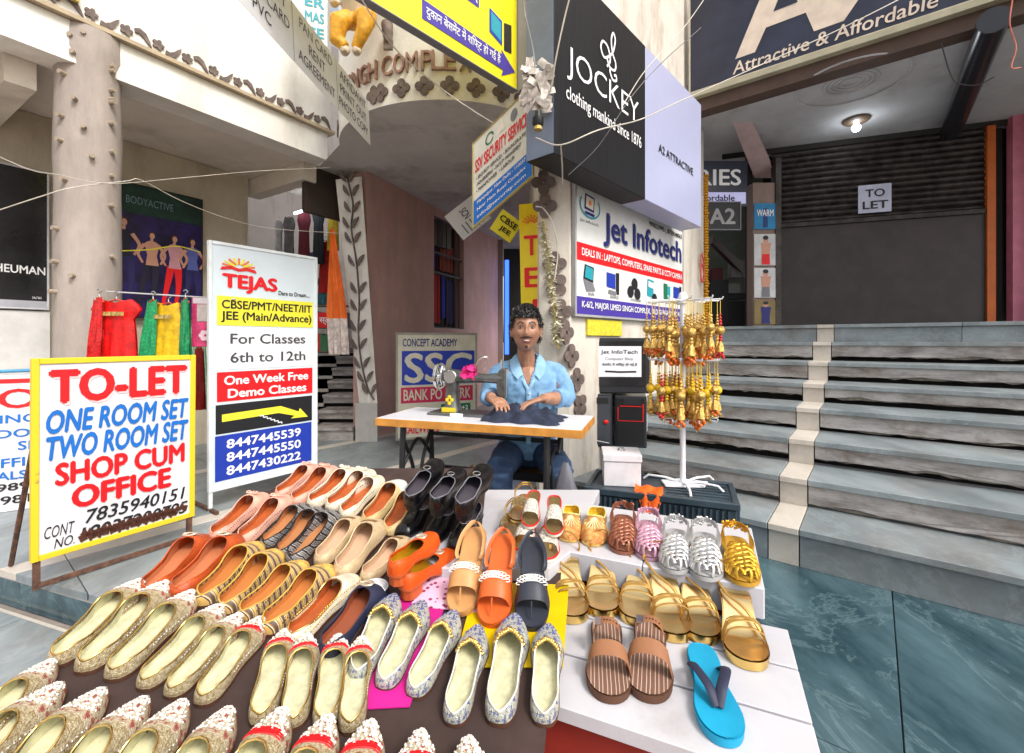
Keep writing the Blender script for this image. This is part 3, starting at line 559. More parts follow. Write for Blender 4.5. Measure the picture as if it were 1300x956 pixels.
# signs of the shop on the stairs
sgo = SN(1.46, 4.74, 3.665); NAVYP = mat('dark_navy_panel', (.022, .026, .05), .3, vs=2, var=.3)
o = board('boutique_fascia_sign', 'long dark navy fascia sign with large pale letter A above shop', frame(sgo, -SD), 4.6, 1.15, NAVYP, edge=P('cream_edge', 190, 180, 160), ew=.012)
PALE = P('pale_letter', 222, 205, 188)
shape(o, [(.43,.19),(.6,.19),(.69,.38),(1.0,.38),(1.06,.19),(1.27,.19),(1.5,.5),(1.55,.9),(1.0,1.1),(.83,1.1)], PALE, name='letter_A'); shape(o, [(.75,.5),(.94,.5),(.86,.76)], NAVYP, y=-.0065, name='letter_counter')
lettering(o, 'Attractive & Affordable', .41, .045, 1.44, .115, PALE, bold=.012, y=-.008, shear=.1)
MB().box((0, -.03, -.06), (4.6, .06, -.014)).build('bottom_ledge', P('ledge', 170, 165, 140), o)
o = board('boutique_name_sign', 'lit white-on-navy name sign inside the glazed boutique', frame(at(880, 262, 5.2), (1,0,0)), .62, .52, NAVYP)
panel(o, .0, .03, .6, .16, P('lit_lilac', 175, 175, 215, emit=.25)); lettering(o, 'RIES', .06, .24, .48, .18, K['white'], bold=.02); lettering(o, 'Affordable', .02, .06, .45, .07, K['black'], bold=.02, y=-.006)
o = board('boutique_badge_sign', 'small black sign with silver A2 below the lit name sign', frame(at(890, 292, 5.15), (1,0,0)), .45, .32, BLACK, edge=K['grey'], ew=.01)
lettering(o, 'A2', .1, .07, .28, .17, P('silver_letter', 150, 150, 150, metal=.5), bold=.03)
for nm, (y0, y1), c_, lab in (('brand_poster', (258, 291), (40, 130, 180), 'blue poster on the narrow column, topmost of four'), ('underwear_poster', (297, 337), (205, 205, 205), 'pale poster of model in red shorts on narrow column'), ('fitness_poster', (340, 378), (215, 215, 215), 'pale poster of bare-chested model on narrow column'), ('jeans_poster', (381, 412), (140, 120, 75), 'ochre poster of standing model, lowest on the narrow column')):
    q0 = at(957.5, y1, 5.285); q1 = at(985, y0, 5.285); o = board(nm, lab, frame(q0, (1,0,0)), q1.x-q0.x, q1.z-q0.z, P(nm, *c_, var=.15), th=.008, cat='poster'); w_, h_ = q1.x-q0.x, q1.z-q0.z
    if nm == 'brand_poster': lettering(o, 'WARM', .03, h_*.5, w_-.06, h_*.25, K['white'], bold=.02); shape(o, [(w_*.4,.02),(w_*.62,.02),(w_*.62,h_*.8),(w_*.42,h_*.8)], P('poster_blue', 30, 60, 120), y=-.003)
    else:
        shape(o, [(w_*.35,h_*.35),(w_*.7,h_*.35),(w_*.78,h_*.72),(w_*.3,h_*.72)], K['skin'] if nm != 'jeans_poster' else K['navy'], y=-.003); shape(o, ell(w_*.52, h_*.82, w_*.13, h_*.11, 12), K['skin'], y=-.004); shape(o, ell(w_*.52, h_*.88, w_*.13, h_*.07, 12), K['black'], y=-.005)
        shape(o, [(w_*.33,.01),(w_*.72,.01),(w_*.7,h_*.36),(w_*.35,h_*.36)], {'underwear_poster': K['red'], 'fitness_poster': K['grey'], 'jeans_poster': K['navy']}[nm], y=-.005)
o = board('to_let_notice', 'square white TO LET paper stuck on the dark rolling shutter', frame(shp(.82, 2.62, .036), sx), .315, .32, P('paper_lilac', 190, 194, 214), th=.004, cat='notice')
lettering(o, 'TO', .07, .18, .18, .085, K['black'], bold=.02); lettering(o, 'LET', .045, .045, .235, .085, K['black'], bold=.02)
o = board('mannequin_poster', 'leaning colourful fashion poster beside the pink pillar', frame(shp(SW+.40, 1.33, .3), V(.7,-.9,0), (.1,.05,1)), .6, .78, P('poster_mix', 90, 80, 110, var=.6, vs=9), th=.01, cat='poster')
shape(o, [(.05,.05),(.22,.05),(.2,.6),(.08,.6)], K['purple'], y=-.004); shape(o, [(.3,.05),(.5,.05),(.46,.66),(.32,.66)], K['skin'], y=-.004); shape(o, [(.1,.4),(.5,.42),(.48,.55),(.1,.52)], K['pinkred'], y=-.006)
# yellow repair sign overhead
ye = V(.04, 3.43, 0); yd = JD
o = board('repair_shop_sign', 'bright yellow repair shop sign with purple arrow hung before curved bay', frame(ye - yd*1.9 + V(0,0,3.04), yd), 1.9, 1.2, P('sign_yellow', 246, 232, 40, rough=.4, var=.03), th=.05, edge=K['grey'], ew=.008)
shape(o, [(1.02,.21),(1.02,.09),(1.74,.09),(1.72,.04),(1.87,.13),(1.72,.235),(1.73,.2)], K['purple'], name='printed_arrow')
lettering(o, 'दुकान बेसमेंट में शिफ्ट हो गई है', 1.05, .105, .66, .09, K['white'], bold=.01, y=-.006)
lettering(o, 'Gopalpur - 37', .42, .28, .56, .1, K['black'], bold=.015); panel(o, .62, .41, 1.5, .53, K['purple']); lettering(o, 'LCD & CCTV CAMERA', .66, .43, .82, .08, K['white'], bold=.02, y=-.006)
lettering(o, 'REPAIR', .9, .56, .56, .13, K['red'], bold=.02); lettering(o, 'vision', .75, .72, 1.05, .34, K['purple'], bold=.03)
shape(o, [(1.6,.30),(1.73,.26),(1.73,.44),(1.6,.47)], K['royal']); shape(o, [(1.615,.32),(1.715,.285),(1.715,.42),(1.615,.45)], K['teal'], y=-.006); shape(o, [(1.75,.24),(1.83,.25),(1.83,.46),(1.75,.44)], K['black'])
# tilted security sign
c0 = at(600, 290, 3.2); c1 = at(677, 223, 2.95); c2 = at(597, 183, 3.2)
sx_ = (c1-c0).normalized(); sz_ = V(0,0,1); sy_ = sz_.cross(sx_).normalized(); Ms = Matrix((sx_, sy_, sz_)).transposed().to_4x4()
o = board('security_services_sign', 'skewed white and blue security services sign hanging by wires', c0, (c1-c0).length, (c2-c0).length, P('aged_white', 226, 222, 205, var=.1, vs=4), th=.012, edge=P('ochre_edge', 190, 170, 90), ew=.006)
w_, h_ = (c1-c0).length, (c2-c0).length
panel(o, .012, .01, w_-.01, h_*.3, K['blue']); lettering(o, 'SSV SECURITY SERVICES', .03, h_*.62, w_*.9, h_*.14, K['red'], bold=.03)
for k, t in enumerate(('• SECURITY SERVICES  • BOUNCER & PSO', '• HOUSEKEEPING  • FACILITY MANAGEMENT', '• MANPOWER  • LABOUR')): lettering(o, t, .04, h_*(.52-.075*k), w_*(.84 - .1*k), h_*.042, K['black'], bold=.01)
for k, t in enumerate(('Mahipalpur, New Delhi - 110037', 'Near Main Road Complex', 'info@security.com')): lettering(o, t, .05, h_*(.22-.085*k), w_*.8, h_*.05, K['white'], bold=.01, y=-.006)
strokes(o, [ell(w_*.3, h_*.87, .035, .035, 20, 0, 340)], .01, K['green'], name='round_emblem'); shape(o, [(w_*.45,h_*.82),(w_*.56,h_*.82),(w_*.505,h_*.93)], K['cream']); shape(o, ell(w_*.7, h_*.87, .03, .04, 16), K['grey'])
for ch in o.children: ch.data.transform(Ms)
# vertical yellow lightbox
c0 = at(662, 420, 3.55); c1 = at(686, 420, 3.5); c2 = at(643, 262, 3.5)
o = board('vertical_lightbox', 'leaning yellow lightbox with red letters running down before the doorway', frame(c0, c1-c0, c2-c0), .185, (c2-c0).length, P('lightbox_yellow', 242, 214, 30, rough=.35, var=.04), th=.14)
h_ = (c2-c0).length; MB().box((.186, .002, .002), (.19, .138, h_-.002)).build('side_panel', P('silver_side', 215, 215, 205), o)
for k, t in enumerate('TEJ'): lettering(o, t, .04, h_*(.60-.25*k), .11, h_*.15, K['red'], bold=.02)
for k in range(7): a = R(20+23*k); strokes(o, [[(.095+.02*math.cos(a), h_*.84+.02*math.sin(a)), (.095+.075*math.cos(a), h_*.84+.07*math.sin(a))]], .009, K['orange'], name='sun_ray')
c0 = at(622, 262, 3.7); o = board('folded_yellow_notice', 'small yellow notice hanging behind the tilted security sign', frame(c0 + V(0,0,-.18), V(.75,.2,-.5)), .2, .2, K['yellow'], th=.01, cat='notice')
lettering(o, 'CBSE', .02, .11, .16, .05, K['black'], bold=.03); lettering(o, 'JEE', .06, .03, .1, .05, K['black'], bold=.03)
# hanging service banner strips: thin paper that lets light through
BANP = P('banner_paper', 240, 240, 242, rough=.6, var=.03)
N = BANP.node_tree.nodes; Lk = BANP.node_tree.links; tl_ = N.new('ShaderNodeBsdfTranslucent'); tl_.inputs[0].default_value = (.85,.85,.86,1); mx = N.new('ShaderNodeMixShader'); mx.inputs[0].default_value = .5; Lk.new(N['Principled BSDF'].outputs[0], mx.inputs[1]); Lk.new(tl_.outputs[0], mx.inputs[2]); Lk.new(mx.outputs[0], N['Material Output'].inputs['Surface'])
bd = V(.081, .997, 0); be = V(-1.15, 3.7, 0)
o = board('service_banner', 'long white paper banner of printing services hanging below the parapet', frame(be - bd*2.15 + V(0,0,2.75), bd, (-.05,0,1)), 2.15, .352, BANP, th=.0015, cat='banner')
for x, L_ in ((1.60, ('AFFIDAVIT', 'PRINT OUT', 'PHOTO COPY')), (1.06, ('PAN CARD', 'RENT', 'AGREEMENT')), (.5, ('PRINT OUT', 'ADHAR CARD', 'PVC'))):
    for k, t in enumerate(L_): ww = .05*len(t); lettering(o, t, x + .25 - ww/2, .25 - .1*k, ww, .062, P('ink_mid', 90, 92, 98) if x == 1.06 and k == 0 else K['black'], bold=0)
    MB().box((x-.022, -.003, .004), (x-.018, -.0005, .348)).build('fold_line', P('fold_grey', 175, 175, 180), o)
c0 = at(564, 275, 4.6); o = board('small_paper_notice', 'small white printed notice hanging under the curved bay', frame(c0, V(.23,.05,-.28), (0,0,1)), .3, .38, P('banner_paper', 226, 226, 230), th=.004, cat='notice')
lettering(o, 'SCN', .05, .15, .1, .08, K['black'], bold=.01)
for k in range(5): panel(o, .17, .08+.05*k, .28, .095+.05*k, K['grey'])
o = board('blue_lettered_sign', 'narrow white sign with teal letters hanging beside the plaster statue', frame(at(383, 52, 4.2), V(.3,.12,0)), .22, .6, P('aged_white2', 220, 222, 215), th=.01)
for k, t in enumerate(('CE', 'MAS', 'ER')): lettering(o, t, .03, .06 + .14*k, .16, .09, K['teal'], bold=.03)
o = board('green_lettered_board', 'white board with faint green print above the studded column', frame(lp(-1.5, -.07, 3.56), LD), 1.45, .7, P('pale_board', 228, 232, 220), th=.02, edge=P('ochre_edge', 190, 170, 90), ew=.02)
for k in range(3): lettering(o, 'CAFE & SNACKS', .5, .08 + .12*k, .85, .06, P('ink_lime', 190, 205, 90), bold=.01)
# coaching sign standing against the pink wall
c0 = at(503, 562, 5.0); c0.z = .07; o = board('exam_coaching_sign', 'cream SSC exam coaching sign standing against the pink wall', frame(c0, V(.83, .35, 0)), .93, 1.18, P('old_cream_board', 205, 200, 180, var=.1), edge=P('grey_trim2', 150, 145, 135), ew=.018)
lettering(o, 'CONCEPT ACADEMY', .07, 1.03, .62, .085, K['navy'], bold=.02); panel(o, .06, .6, .90, .98, K['royal']); lettering(o, 'SSC', .1, .63, .76, .32, P('print_cream', 205, 200, 180), bold=.025, y=-.006)
panel(o, .05, .40, .88, .575, K['pinkred']); lettering(o, 'BANK PO CLERK', .08, .43, .77, .12, P('print_cream', 205, 200, 180), bold=.02, y=-.006); panel(o, .5, .27, .85, .37, K['green']); lettering(o, 'SSC 10+2', .53, .295, .29, .05, K['white'], bold=.02, y=-.006)
lettering(o, 'RAILWAYS', .08, .06, .4, .1, K['red'], bold=.02)
# posters on the back wall of the corner building
def wallposter(px0, px1, ytop, ybot): 
    a = hit(px0, ytop, lp(0, 1.225, 0), LO); b = hit(px1, ytop, lp(0, 1.225, 0), LO); c = hit(px0, ybot, lp(0, 1.225, 0), LO); return frame(V(a.x, a.y, c.z), LD), (V(b.x,b.y,0)-V(a.x,a.y,0)).length, a.z-c.z
Mx, w_, h_ = wallposter(140, 257, 226, 402)
o = board('activewear_poster', 'dark poster of dancers, one in red leggings, behind the studded column', Mx, w_, h_, P('poster_violet', 46, 34, 92, rough=.35, var=.7, vs=4), th=.02, cat='poster', edge=BLACK, ew=.01)
panel(o, .01, h_*.78, w_-.01, h_-.01, P('poster_green', 22, 60, 52, var=.5, vs=5), y=-.003); lettering(o, 'BODYACTIVE', .12, h_*.85, w_*.5, h_*.055, P('ink_dim', 110, 140, 150), bold=0, y=-.005)
def figure(x, z, s, top, leg, lean=0):
    tp = lambda a, b: (lambda t: a*s + (b-a)*s*t)
    for hx, kx, fx in ((.035, .06, .03), (-.03, -.045, -.09)): strokes(o, [spline([V(x+lean+hx*s, z+.46*s), V(x+kx*s, z+.25*s), V(x+fx*s, z+.02*s)], 6)], tp(.075, .03), leg, y=-.0062 - hx*.01, name='printed_leg')
    shape(o, [(x-.055*s+lean,z+.44*s),(x+.065*s+lean,z+.44*s),(x+.045*s+lean,z+.55*s),(x+.075*s+lean,z+.67*s),(x+.03*s+lean,z+.70*s),(x-.03*s+lean,z+.70*s),(x-.065*s+lean,z+.67*s),(x-.04*s+lean,z+.55*s)], top, y=-.0072)
    for sg in (-1, 1): strokes(o, [spline([V(x+lean+sg*.065*s, z+.66*s), V(x+lean+sg*.12*s, z+.56*s), V(x+lean+sg*.08*s, z+.46*s)], 6)], tp(.035, .02), K['skin'], y=-.0078 - sg*.0002, name='printed_arm')
    shape(o, [(x-.014*s+lean,z+.69*s),(x+.014*s+lean,z+.69*s),(x+.012*s+lean,z+.74*s),(x-.012*s+lean,z+.74*s)], K['skin'], y=-.0084); shape(o, ell(x+lean, z+.765*s, .03*s, .042*s, 16), K['brown'], y=-.0088); shape(o, ell(x+.004*s+lean, z+.757*s, .023*s, .032*s, 16), K['skin'], y=-.0092)
figure(.1, .14, 1.05, P('poster_black', 30,26,50), P('poster_blue2', 40,36,90), .0); figure(.3, .12, .95, K['skin'], P('poster_black', 30,26,50), .03); figure(.51, .1, .98, P('poster_pink', 210,150,160), K['red'], .02); figure(.70, .12, .95, P('poster_blue3', 90,100,170), P('poster_blue2', 40,36,90), .0)
strokes(o, [spline([V(.05,h_*.48), V(.3,h_*.52), V(.55,h_*.58), V(.78,h_*.56)], 8)], .012, K['yellow'], y=-.0095, name='printed_ribbon')
Mx, w_, h_ = wallposter(-70, 62, 175, 372)
Mx, w_, h_ = wallposter(-70, 62, 190, 388)
o = board('menswear_poster', 'black poster with white lettering on the wall before the column', Mx, w_, h_, P('poster_black2', 42, 42, 44, rough=.25, var=.4, vs=3), th=.03, cat='poster', edge=P('poster_rim', 200, 200, 205), ew=.012)
lettering(o, 'VAN HEUMAN', .08, h_*.25, w_*.82, h_*.055, K['white'], bold=.02); lettering(o, '24x7365', w_*.82, h_*.075, w_*.1, .02, K['white'], bold=0); panel(o, .012, .012, w_-.012, h_*.06, P('poster_foot', 170, 172, 180))
# ---------------- sewing table and machine
TF = frame(V(-.71, 2.36, .0), V(1.023, -.33, 0))
tb = thing('sewing_table', 'white topped sewing table with wooden edge on black cast iron stand', 'table', TF)
LAM = P('white_laminate', 222, 222, 228, rough=.22, var=.03); EDGE = P('wood_edge', 205, 140, 62, rough=.45, var=.2, vs=12); IRON = mat('black_cast_iron', (.018, .018, .02), .42, bump=.15)
MB().box((.006, .006, .748), (1.069, .414, .762)).build('laminate_top', LAM, tb, bevel=.002)
for a, b in (((0,0,.722),(1.075,.0055,.761)), ((0,.4145,.722),(1.075,.42,.761)), ((0,.006,.722),(.0055,.414,.761)), ((1.0695,.006,.722),(1.075,.414,.761))): MB().box(a, b).build('wood_edge', EDGE, tb, bevel=.0015)
MB().box((.008, .008, .724), (1.067, .412, .7475)).build('wood_core', EDGE, tb)
for x in (.13, .90):
    for y in (.06, .36): MB().tube([(x, y, .723), (x, y+(.02 if y > .2 else -.02), .35), (x, y+(.05 if y > .2 else -.05), .0)], (.016), 8).build('leg', IRON, tb, smooth=50)
    sf = MB(); 
    for pts in ([(x,.05,.66),(x,.15,.5),(x,.21,.3),(x,.31,.16),(x,.38,.05)], [(x,.37,.66),(x,.27,.5),(x,.21,.3),(x,.11,.16),(x,.04,.05)], [(x,.05,.5),(x,.21,.62),(x,.37,.5)], [(x,.03,.16),(x,.21,.2),(x,.39,.16)]): sf.tube(spline([Vector(p) for p in pts], 6), .011, 6)
    sf.build('scroll_bracket', IRON, tb, smooth=60)
    MB().tube([(x, -.02, .012), (x, .44, .012)], .014, 8).build('foot_rail', IRON, tb)
for z, y in ((.30, .36), (.62, .37), (.1, .36)): MB().tube([(.13, y, z), (.90, y, z)], .012, 8).build('cross_rail', IRON, tb)
MB().box((.14, .345, .40), (.895, .36, .445)).build('brace_plate', IRON, tb)
wl = MB().lathe([(.145,-.012),(.165,-.012),(.17,0),(.165,.012),(.145,.012),(.14,0),(.145,-.012)], 28, M=Matrix.Translation((.2,.2,.33)) @ Matrix.Rotation(R(90),4,'Y')); wl.build('drive_wheel', IRON, tb, smooth=50)
for k in range(5): a = 2*math.pi*k/5; MB().tube([(.2,.2,.33), (.2, .2+.15*math.cos(a), .33+.15*math.sin(a))], .008, 6).build('wheel_spoke', IRON, tb)
tr = MB()
for k in range(6): tr.box((.33, .12+.035*k, .085+.006*k), (.72, .135+.035*k, .097+.006*k))
for x in (.33, .52, .71): tr.box((x, .12, .083), (x+.014, .31, .089))
tr.build('treadle', IRON, tb)
STEELG = mat('worn_grey_enamel', (.17, .175, .165), .28, .7, c2=(.05, .05, .05), vs=9, fac=(.3, .6)); CHROME = mat('bright_steel', (.62, .62, .62), .18, 1)
sm = thing('sewing_machine', 'old grey sewing machine with pink rag tied on its arm', 'sewing machine', TF @ Matrix.Translation((.21, .25, .762)))
MB().box((0, -.085, 0), (.43, .085, .014)).build('bed_plate', STEELG, sm, bevel=.003)
MB().tube([(.115,0,.014),(.113,0,.06),(.11,0,.14),(.112,0,.19),(.12,0,.225)], [(.05,.055),(.04,.045),(.036,.04),(.042,.045),(.03,.03)], 16).build('pillar', STEELG, sm, smooth=50)
MB().tube([(.06,0,.205),(.1,0,.207),(.15,0,.205),(.22,0,.2),(.32,0,.198),(.39,0,.2),(.42,0,.2)], [.03,.04,.037,.026,.024,.03,.024], 16).build('arm', STEELG, sm, smooth=50)
MB().prism([(.375,-.025,.12),(.375,-.025,.215),(.39,-.025,.245),(.405,-.025,.255),(.425,-.025,.255),(.425,-.025,.10),(.4,-.025,.10)], (0,.05,0)).build('head', STEELG, sm, bevel=.006)
MB().box((.4255,-.02,.10),(.431,.02,.25)).build('face_plate', CHROME, sm, bevel=.002)
MB().tube([(.40,-.005,.30),(.40,-.005,.10)], .006, 8).build('presser_bar', CHROME, sm); MB().tube([(.412,-.005,.10),(.412,-.005,.02)], .003, 6).build('needle_bar', CHROME, sm)
MB().box((.392,-.02,.016),(.42,.012,.022)).build('presser_foot', CHROME, sm)
WM = Matrix.Translation((.035,0,.205)) @ Matrix.Rotation(R(90),4,'Y')
MB().lathe([(.062,-.008),(.072,-.008),(.075,0),(.072,.008),(.062,.008),(.06,0),(.062,-.008)], 28, M=WM).build('hand_wheel', CHROME, sm, smooth=50)
for k in range(6): a = math.pi*k/3; MB().tube([(.035,.012*math.cos(a),.205+.012*math.sin(a)),(.035,.063*math.cos(a),.205+.063*math.sin(a))], .006, 6).build('wheel_spoke', CHROME, sm)
MB().tube([(.005,0,.205),(.07,0,.205)], .016, 12).build('wheel_hub', CHROME, sm, smooth=50)
MB().lathe([(.001,-.004),(.034,-.004),(.037,0),(.034,.004),(.001,.004)], 24, M=Matrix.Translation((.118,-.044,.205)) @ Matrix.Rotation(R(90),4,'X')).build('round_cover', CHROME, sm, smooth=40)
MB().tube(spline([(.24,-.02,.22),(.29,-.05,.30),(.33,-.03,.31),(.30,-.01,.245)],6), .003, 6).build('thread_guide', CHROME, sm)
YB = P('brass_decal', 215, 190, 40); MB().box((.075,-.058,.016),(.155,-.052,.04)).build('brand_plate', YB, sm)
for dx, dz in ((0,0),(-.014,.018),(.014,.018),(0,.034)): MB().ball((.115+dx,-.045,.062+dz),(.011,.003,.011),10).build('floral_decal', YB, sm)
rg = MB(); PK = P('pink_rag', 235, 40, 130, rough=.75)
for k in range(26):
    a = rnd.uniform(0, 6.28); b = rnd.uniform(-.6, 1.4); c = V(.215 + rnd.uniform(-.02,.03), -.02 + rnd.uniform(-.02,.01), .225 + rnd.uniform(-.015,.035)); u = V(math.cos(a),math.sin(a)*.4,b).normalized()*.03; v = V(-math.sin(a),.3,math.cos(a)).normalized()*.018
    rg.grid([[c+u*i*.6+v*j+V(0,.006*math.sin(i*3+j*2+k),0) for j in (-1,0,1)] for i in (-1,0,1)])
MB.build(rg, 'pink_rag', PK, sm, smooth=80)
MB().box((.145,-.105,.0005),(.215,-.088,.018)).build('bobbin_box', P('white_plastic', 225,225,228), sm, bevel=.003)
cl = MB(); rows = []
for i in range(25):
    rows.append([V(.545 + .40*i/24 + .01*math.sin(j*.9), .06 + .25*j/16 + .012*math.sin(i*.8), .764 + .058*math.sin(math.pi*i/24)**.5*math.sin(math.pi*j/16)**.45*(1 + .3*math.sin(i*1.1 + j*.5) + .22*math.sin(j*1.7 - i*.6))) for j in range(17)])
cl.v = []; cl.grid(rows); o = cl.build('denim_cloth', mat('navy_denim', (.018, .026, .055), .85, var=.4, vs=30, bump=.4, bs=300), smooth=80); o.matrix_world = TF; tag(o, 'crumpled dark navy cloth being sewn on the white table', 'cloth')
# golden fabric below the table and a grey bag
gm = MB()
for k in range(34):
    c = V(rnd.uniform(.30,.55), rnd.uniform(.40,.55), rnd.uniform(.36,.40)); pts = [c + V(.02*math.sin(i*.9+k), .02*math.cos(i+k), -.035*i) for i in range(7)]; gm.tube(pts, .012, 6)
o = gm.build('yarn_bundle', mat('golden_yarn', (.5, .27, .03), .7, vs=40, var=.5), smooth=60); o.matrix_world = TF; kind(o, 'stuff')
bgm = MB(); rows = []
for i in range(12):
    f_ = i/11; r_ = .012 + .05*math.sin(min(1, f_*1.25)*math.pi/2) - (.03 if i == 11 else 0)
    rows.append([V(.99 + r_*(1+.12*math.sin(j*2.3+i))*math.cos(2*math.pi*j/20), .05 + r_*.6*(1+.12*math.cos(j*1.9+i))*math.sin(2*math.pi*j/20), .60-.27*f_) for j in range(20)])
o = bgm.grid(rows, closed=True).build('carry_bag', P('grey_polythene', 105, 105, 112, rough=.3), smooth=80); o.matrix_world = TF; tag(o, 'grey plastic bag hanging from the end of sewing table', 'bag')
# ---------------- computers on the steps
DKP = P('dark_plastic', 42, 44, 48, rough=.35); PAPER = P('office_paper', 232, 232, 238, rough=.6, var=.02)
def paper_note(o, x, z, w_, h_, big=True, y=-.006):
    MB().box((x, y, z), (x+w_, y+.003, z+h_)).build('paper_note', PAPER, o)
    lettering(o, 'Jet InfoTech', x+.05*w_, z+h_*.72, w_*.86, h_*.16, K['black'], bold=.005, y=y-.002); lettering(o, 'Computer Shop', x+.15*w_, z+h_*.52, w_*.66, h_*.12, K['grey'], bold=0, y=y-.002); lettering(o, 'बेसमेंट में शिफ्ट हो गई है', x+.08*w_, z+h_*.34, w_*.82, h_*.12, K['black'], bold=.005, y=y-.002)
    strokes(o, [[(x+.15*w_, z+h_*.18), (x+.5*w_, z+h_*.16), (x+.88*w_, z+h_*.17)]], .012, K['black'], y=y-.002)
m0 = at(753, 570, 3.42); m0.z = .362
o = thing('computer_tower', 'black computer tower with red switch standing on the step', 'computer', frame(m0 + V(-.07,0,0), V(.98,.1,0)) @ Matrix.Diagonal((1.2,1,1,1)))
MB().box((0,0,0),(.185,.36,.40)).build('case', DKP, o, bevel=.006); MB().box((.015,-.006,.02),(.17,-.001,.38)).build('front_bezel', P('bezel', 60,64,70,rough=.3), o, bevel=.003)
MB().box((.03,-.012,.33),(.155,-.0065,.372)).build('drive_bay', BLACK, o); MB().ball((.14,-.012,.19),(.016,.008,.016),12).build('red_switch', K['red'], o); strokes(o, [[(.02,.1),(.08,.05),(.16,.03)]], .004, K['white'], y=-.008)
o = thing('computer_tower', 'black computer tower with red trim and paper note on its side', 'computer', frame(m0 + V(.165,.02,0), V(.97,-.24,0)) @ Matrix.Diagonal((1.3,1,1,1)))
MB().box((0,0,0),(.18,.34,.385)).build('case', DKP, o, bevel=.006); MB().box((.012,-.006,.02),(.168,-.001,.37)).build('front_bezel', BLACK, o, bevel=.003); strokes(o, [[(.02,.30),(.02,.20),(.16,.20),(.16,.33)],[(.03,.31),(.15,.31)]], .006, K['red'], y=-.008); MB().box((.05,-.01,.32),(.15,-.0065,.365)).build('drive_bay', DKP, o)
q = link('side_note', None, None); bpy.data.objects.remove(q)
s_ = MB().box((.181,.02,.12),(.184,.31,.37)).build('paper_note', PAPER, o); lm = lettering(s_, 'Jet InfoTech', .03, .30, .24, .04, K['black'], bold=.005, y=0); lm.matrix_local = frame((.186,.02,0),(0,1,0)); lm = lettering(s_, 'Computer Shop', .05, .25, .18, .025, K['grey'], y=0); lm.matrix_local = frame((.186,.02,0),(0,1,0)); lm = strokes(s_, [[(.05,.16),(.15,.15),(.26,.165)]], .012, K['black'], y=0); lm.matrix_local = frame((.186,.02,0),(0,1,0))
o = thing('computer_monitor', 'black computer monitor carrying a white paper note, stacked on two towers', 'monitor', frame(m0 + V(-.02,.03,.402), V(.99,-.05,0)) @ Matrix.Diagonal((1.1,1,1.05,1)))
MB().box((0,0,0),(.41,.06,.40)).build('screen_frame', DKP, o, bevel=.008); MB().box((.03,-.003,.05),(.38,-.0005,.375)).build('screen', mat('dark_screen', (.02,.022,.025), .12), o)
MB().prism([(.06,.06,.04),(.35,.06,.04),(.35,.06,.36),(.06,.06,.36)], (0,.22,0)).build('rear_housing', DKP, o, bevel=.01); paper_note(o, .06, .12, .29, .22)
# ---------------- plastic crate with ornament stand
CR = mat('dark_blue_plastic', (.035, .055, .072), .38, vs=5, var=.3)
cx = V(1.185, 2.36, 0) - V(.417, 2.65, 0); o = thing('plastic_crate', 'upturned dark blue ribbed plastic crate in front of marble stairs', 'crate', frame(V(.417,2.65,.002), cx))
cw = cx.length; MB().box((.015,.015,0),(cw-.015,.385,.27)).build('crate_body', CR, o, bevel=.006)
for a, b in (((0,0,.272),(cw,.03,.31)), ((0,.37,.272),(cw,.40,.31)), ((0,.031,.272),(.03,.369,.31)), ((cw-.03,.031,.272),(cw,.369,.31))): MB().box(a, b).build('rim', CR, o, bevel=.005)
MB().box((.03,.03,.272),(cw-.03,.37,.296)).build('crate_top', CR, o)
for k in range(26): MB().box((.03+k*(cw-.06)/26, -.002, .02),(.042+k*(cw-.06)/26, .0145, .265)).build('rib', CR, o)
for k in range(10): MB().box((cw-.0145, .04+.034*k, .02),(cw+.001, .05+.034*k, .265)).build('rib', CR, o)
for k in range(6): MB().box((cw*.55, .06+.05*k, .297),(cw*.95, .075+.05*k, .301)).build('top_grille_bar', CR, o)
CT = o.matrix_world.copy()
o = thing('cardboard_box', 'small white lidded box resting on the blue crate', 'box', CT @ Matrix.Translation((.10,.10,.297)) @ Matrix.Rotation(R(12),4,'Z'))
BXW = P('white_card', 226, 222, 224, rough=.6); MB().box((0,0,0),(.215,.2,.145)).build('box_base', BXW, o, bevel=.003); MB().box((-.006,-.006,.146),(.221,.206,.19)).build('box_lid', BXW, o, bevel=.004); MB().tube([(.09,.1,.19),(.1,.1,.205),(.12,.1,.205),(.13,.1,.19)], .006, 6).build('lid_handle', CHROME, o)
rows = []
for i in range(16):
    f_ = i/15
    if f_ < .45: b = V(.36 + .0, .12 - .2*f_, .318 + .01*math.sin(i)); 
    else: b = V(.37, .02 - .05*(f_-.4), .318 - .24*(f_-.45))
    wd = .14*(1 - .55*max(0, f_-.45)/.55)
    rows.append([b + V(wd*(j/9-.5)*1.1, -.01*math.sin(j*1.5+i*.4) - .008, .008*math.cos(j*1.3+i*.6)) for j in range(10)])
o = MB().grid(rows).build('orange_cloth', P('orange_cloth', 245, 100, 20, rough=.8), smooth=80); o.matrix_world = CT; tag(o, 'orange rag draped over the rim of blue crate', 'cloth')
WM_ = P('white_powder_coat', 232, 232, 236, rough=.3, var=.03); sp_ = V(1.02, 2.72, .303)
o = thing('ornament_stand', 'white revolving display stand hung with golden tassels on blue crate', 'display stand', sp_)
MB().tube([(0,0,0),(0,0,1.12)], .0165, 14).build('post', WM_, o, smooth=50); MB().lathe([(.0,1.15),(.015,1.148),(.024,1.135),(.026,1.12),(.024,1.085),(.0,1.085)], 16).build('top_cap', WM_, o, smooth=40)
MB().prism([(-.12,-.05,.0),(.10,-.07,.0),(.16,.02,.0),(.02,.09,.0),(-.11,.06,.0)], (0,0,.012)).build('base_plate', WM_, o, bevel=.003)
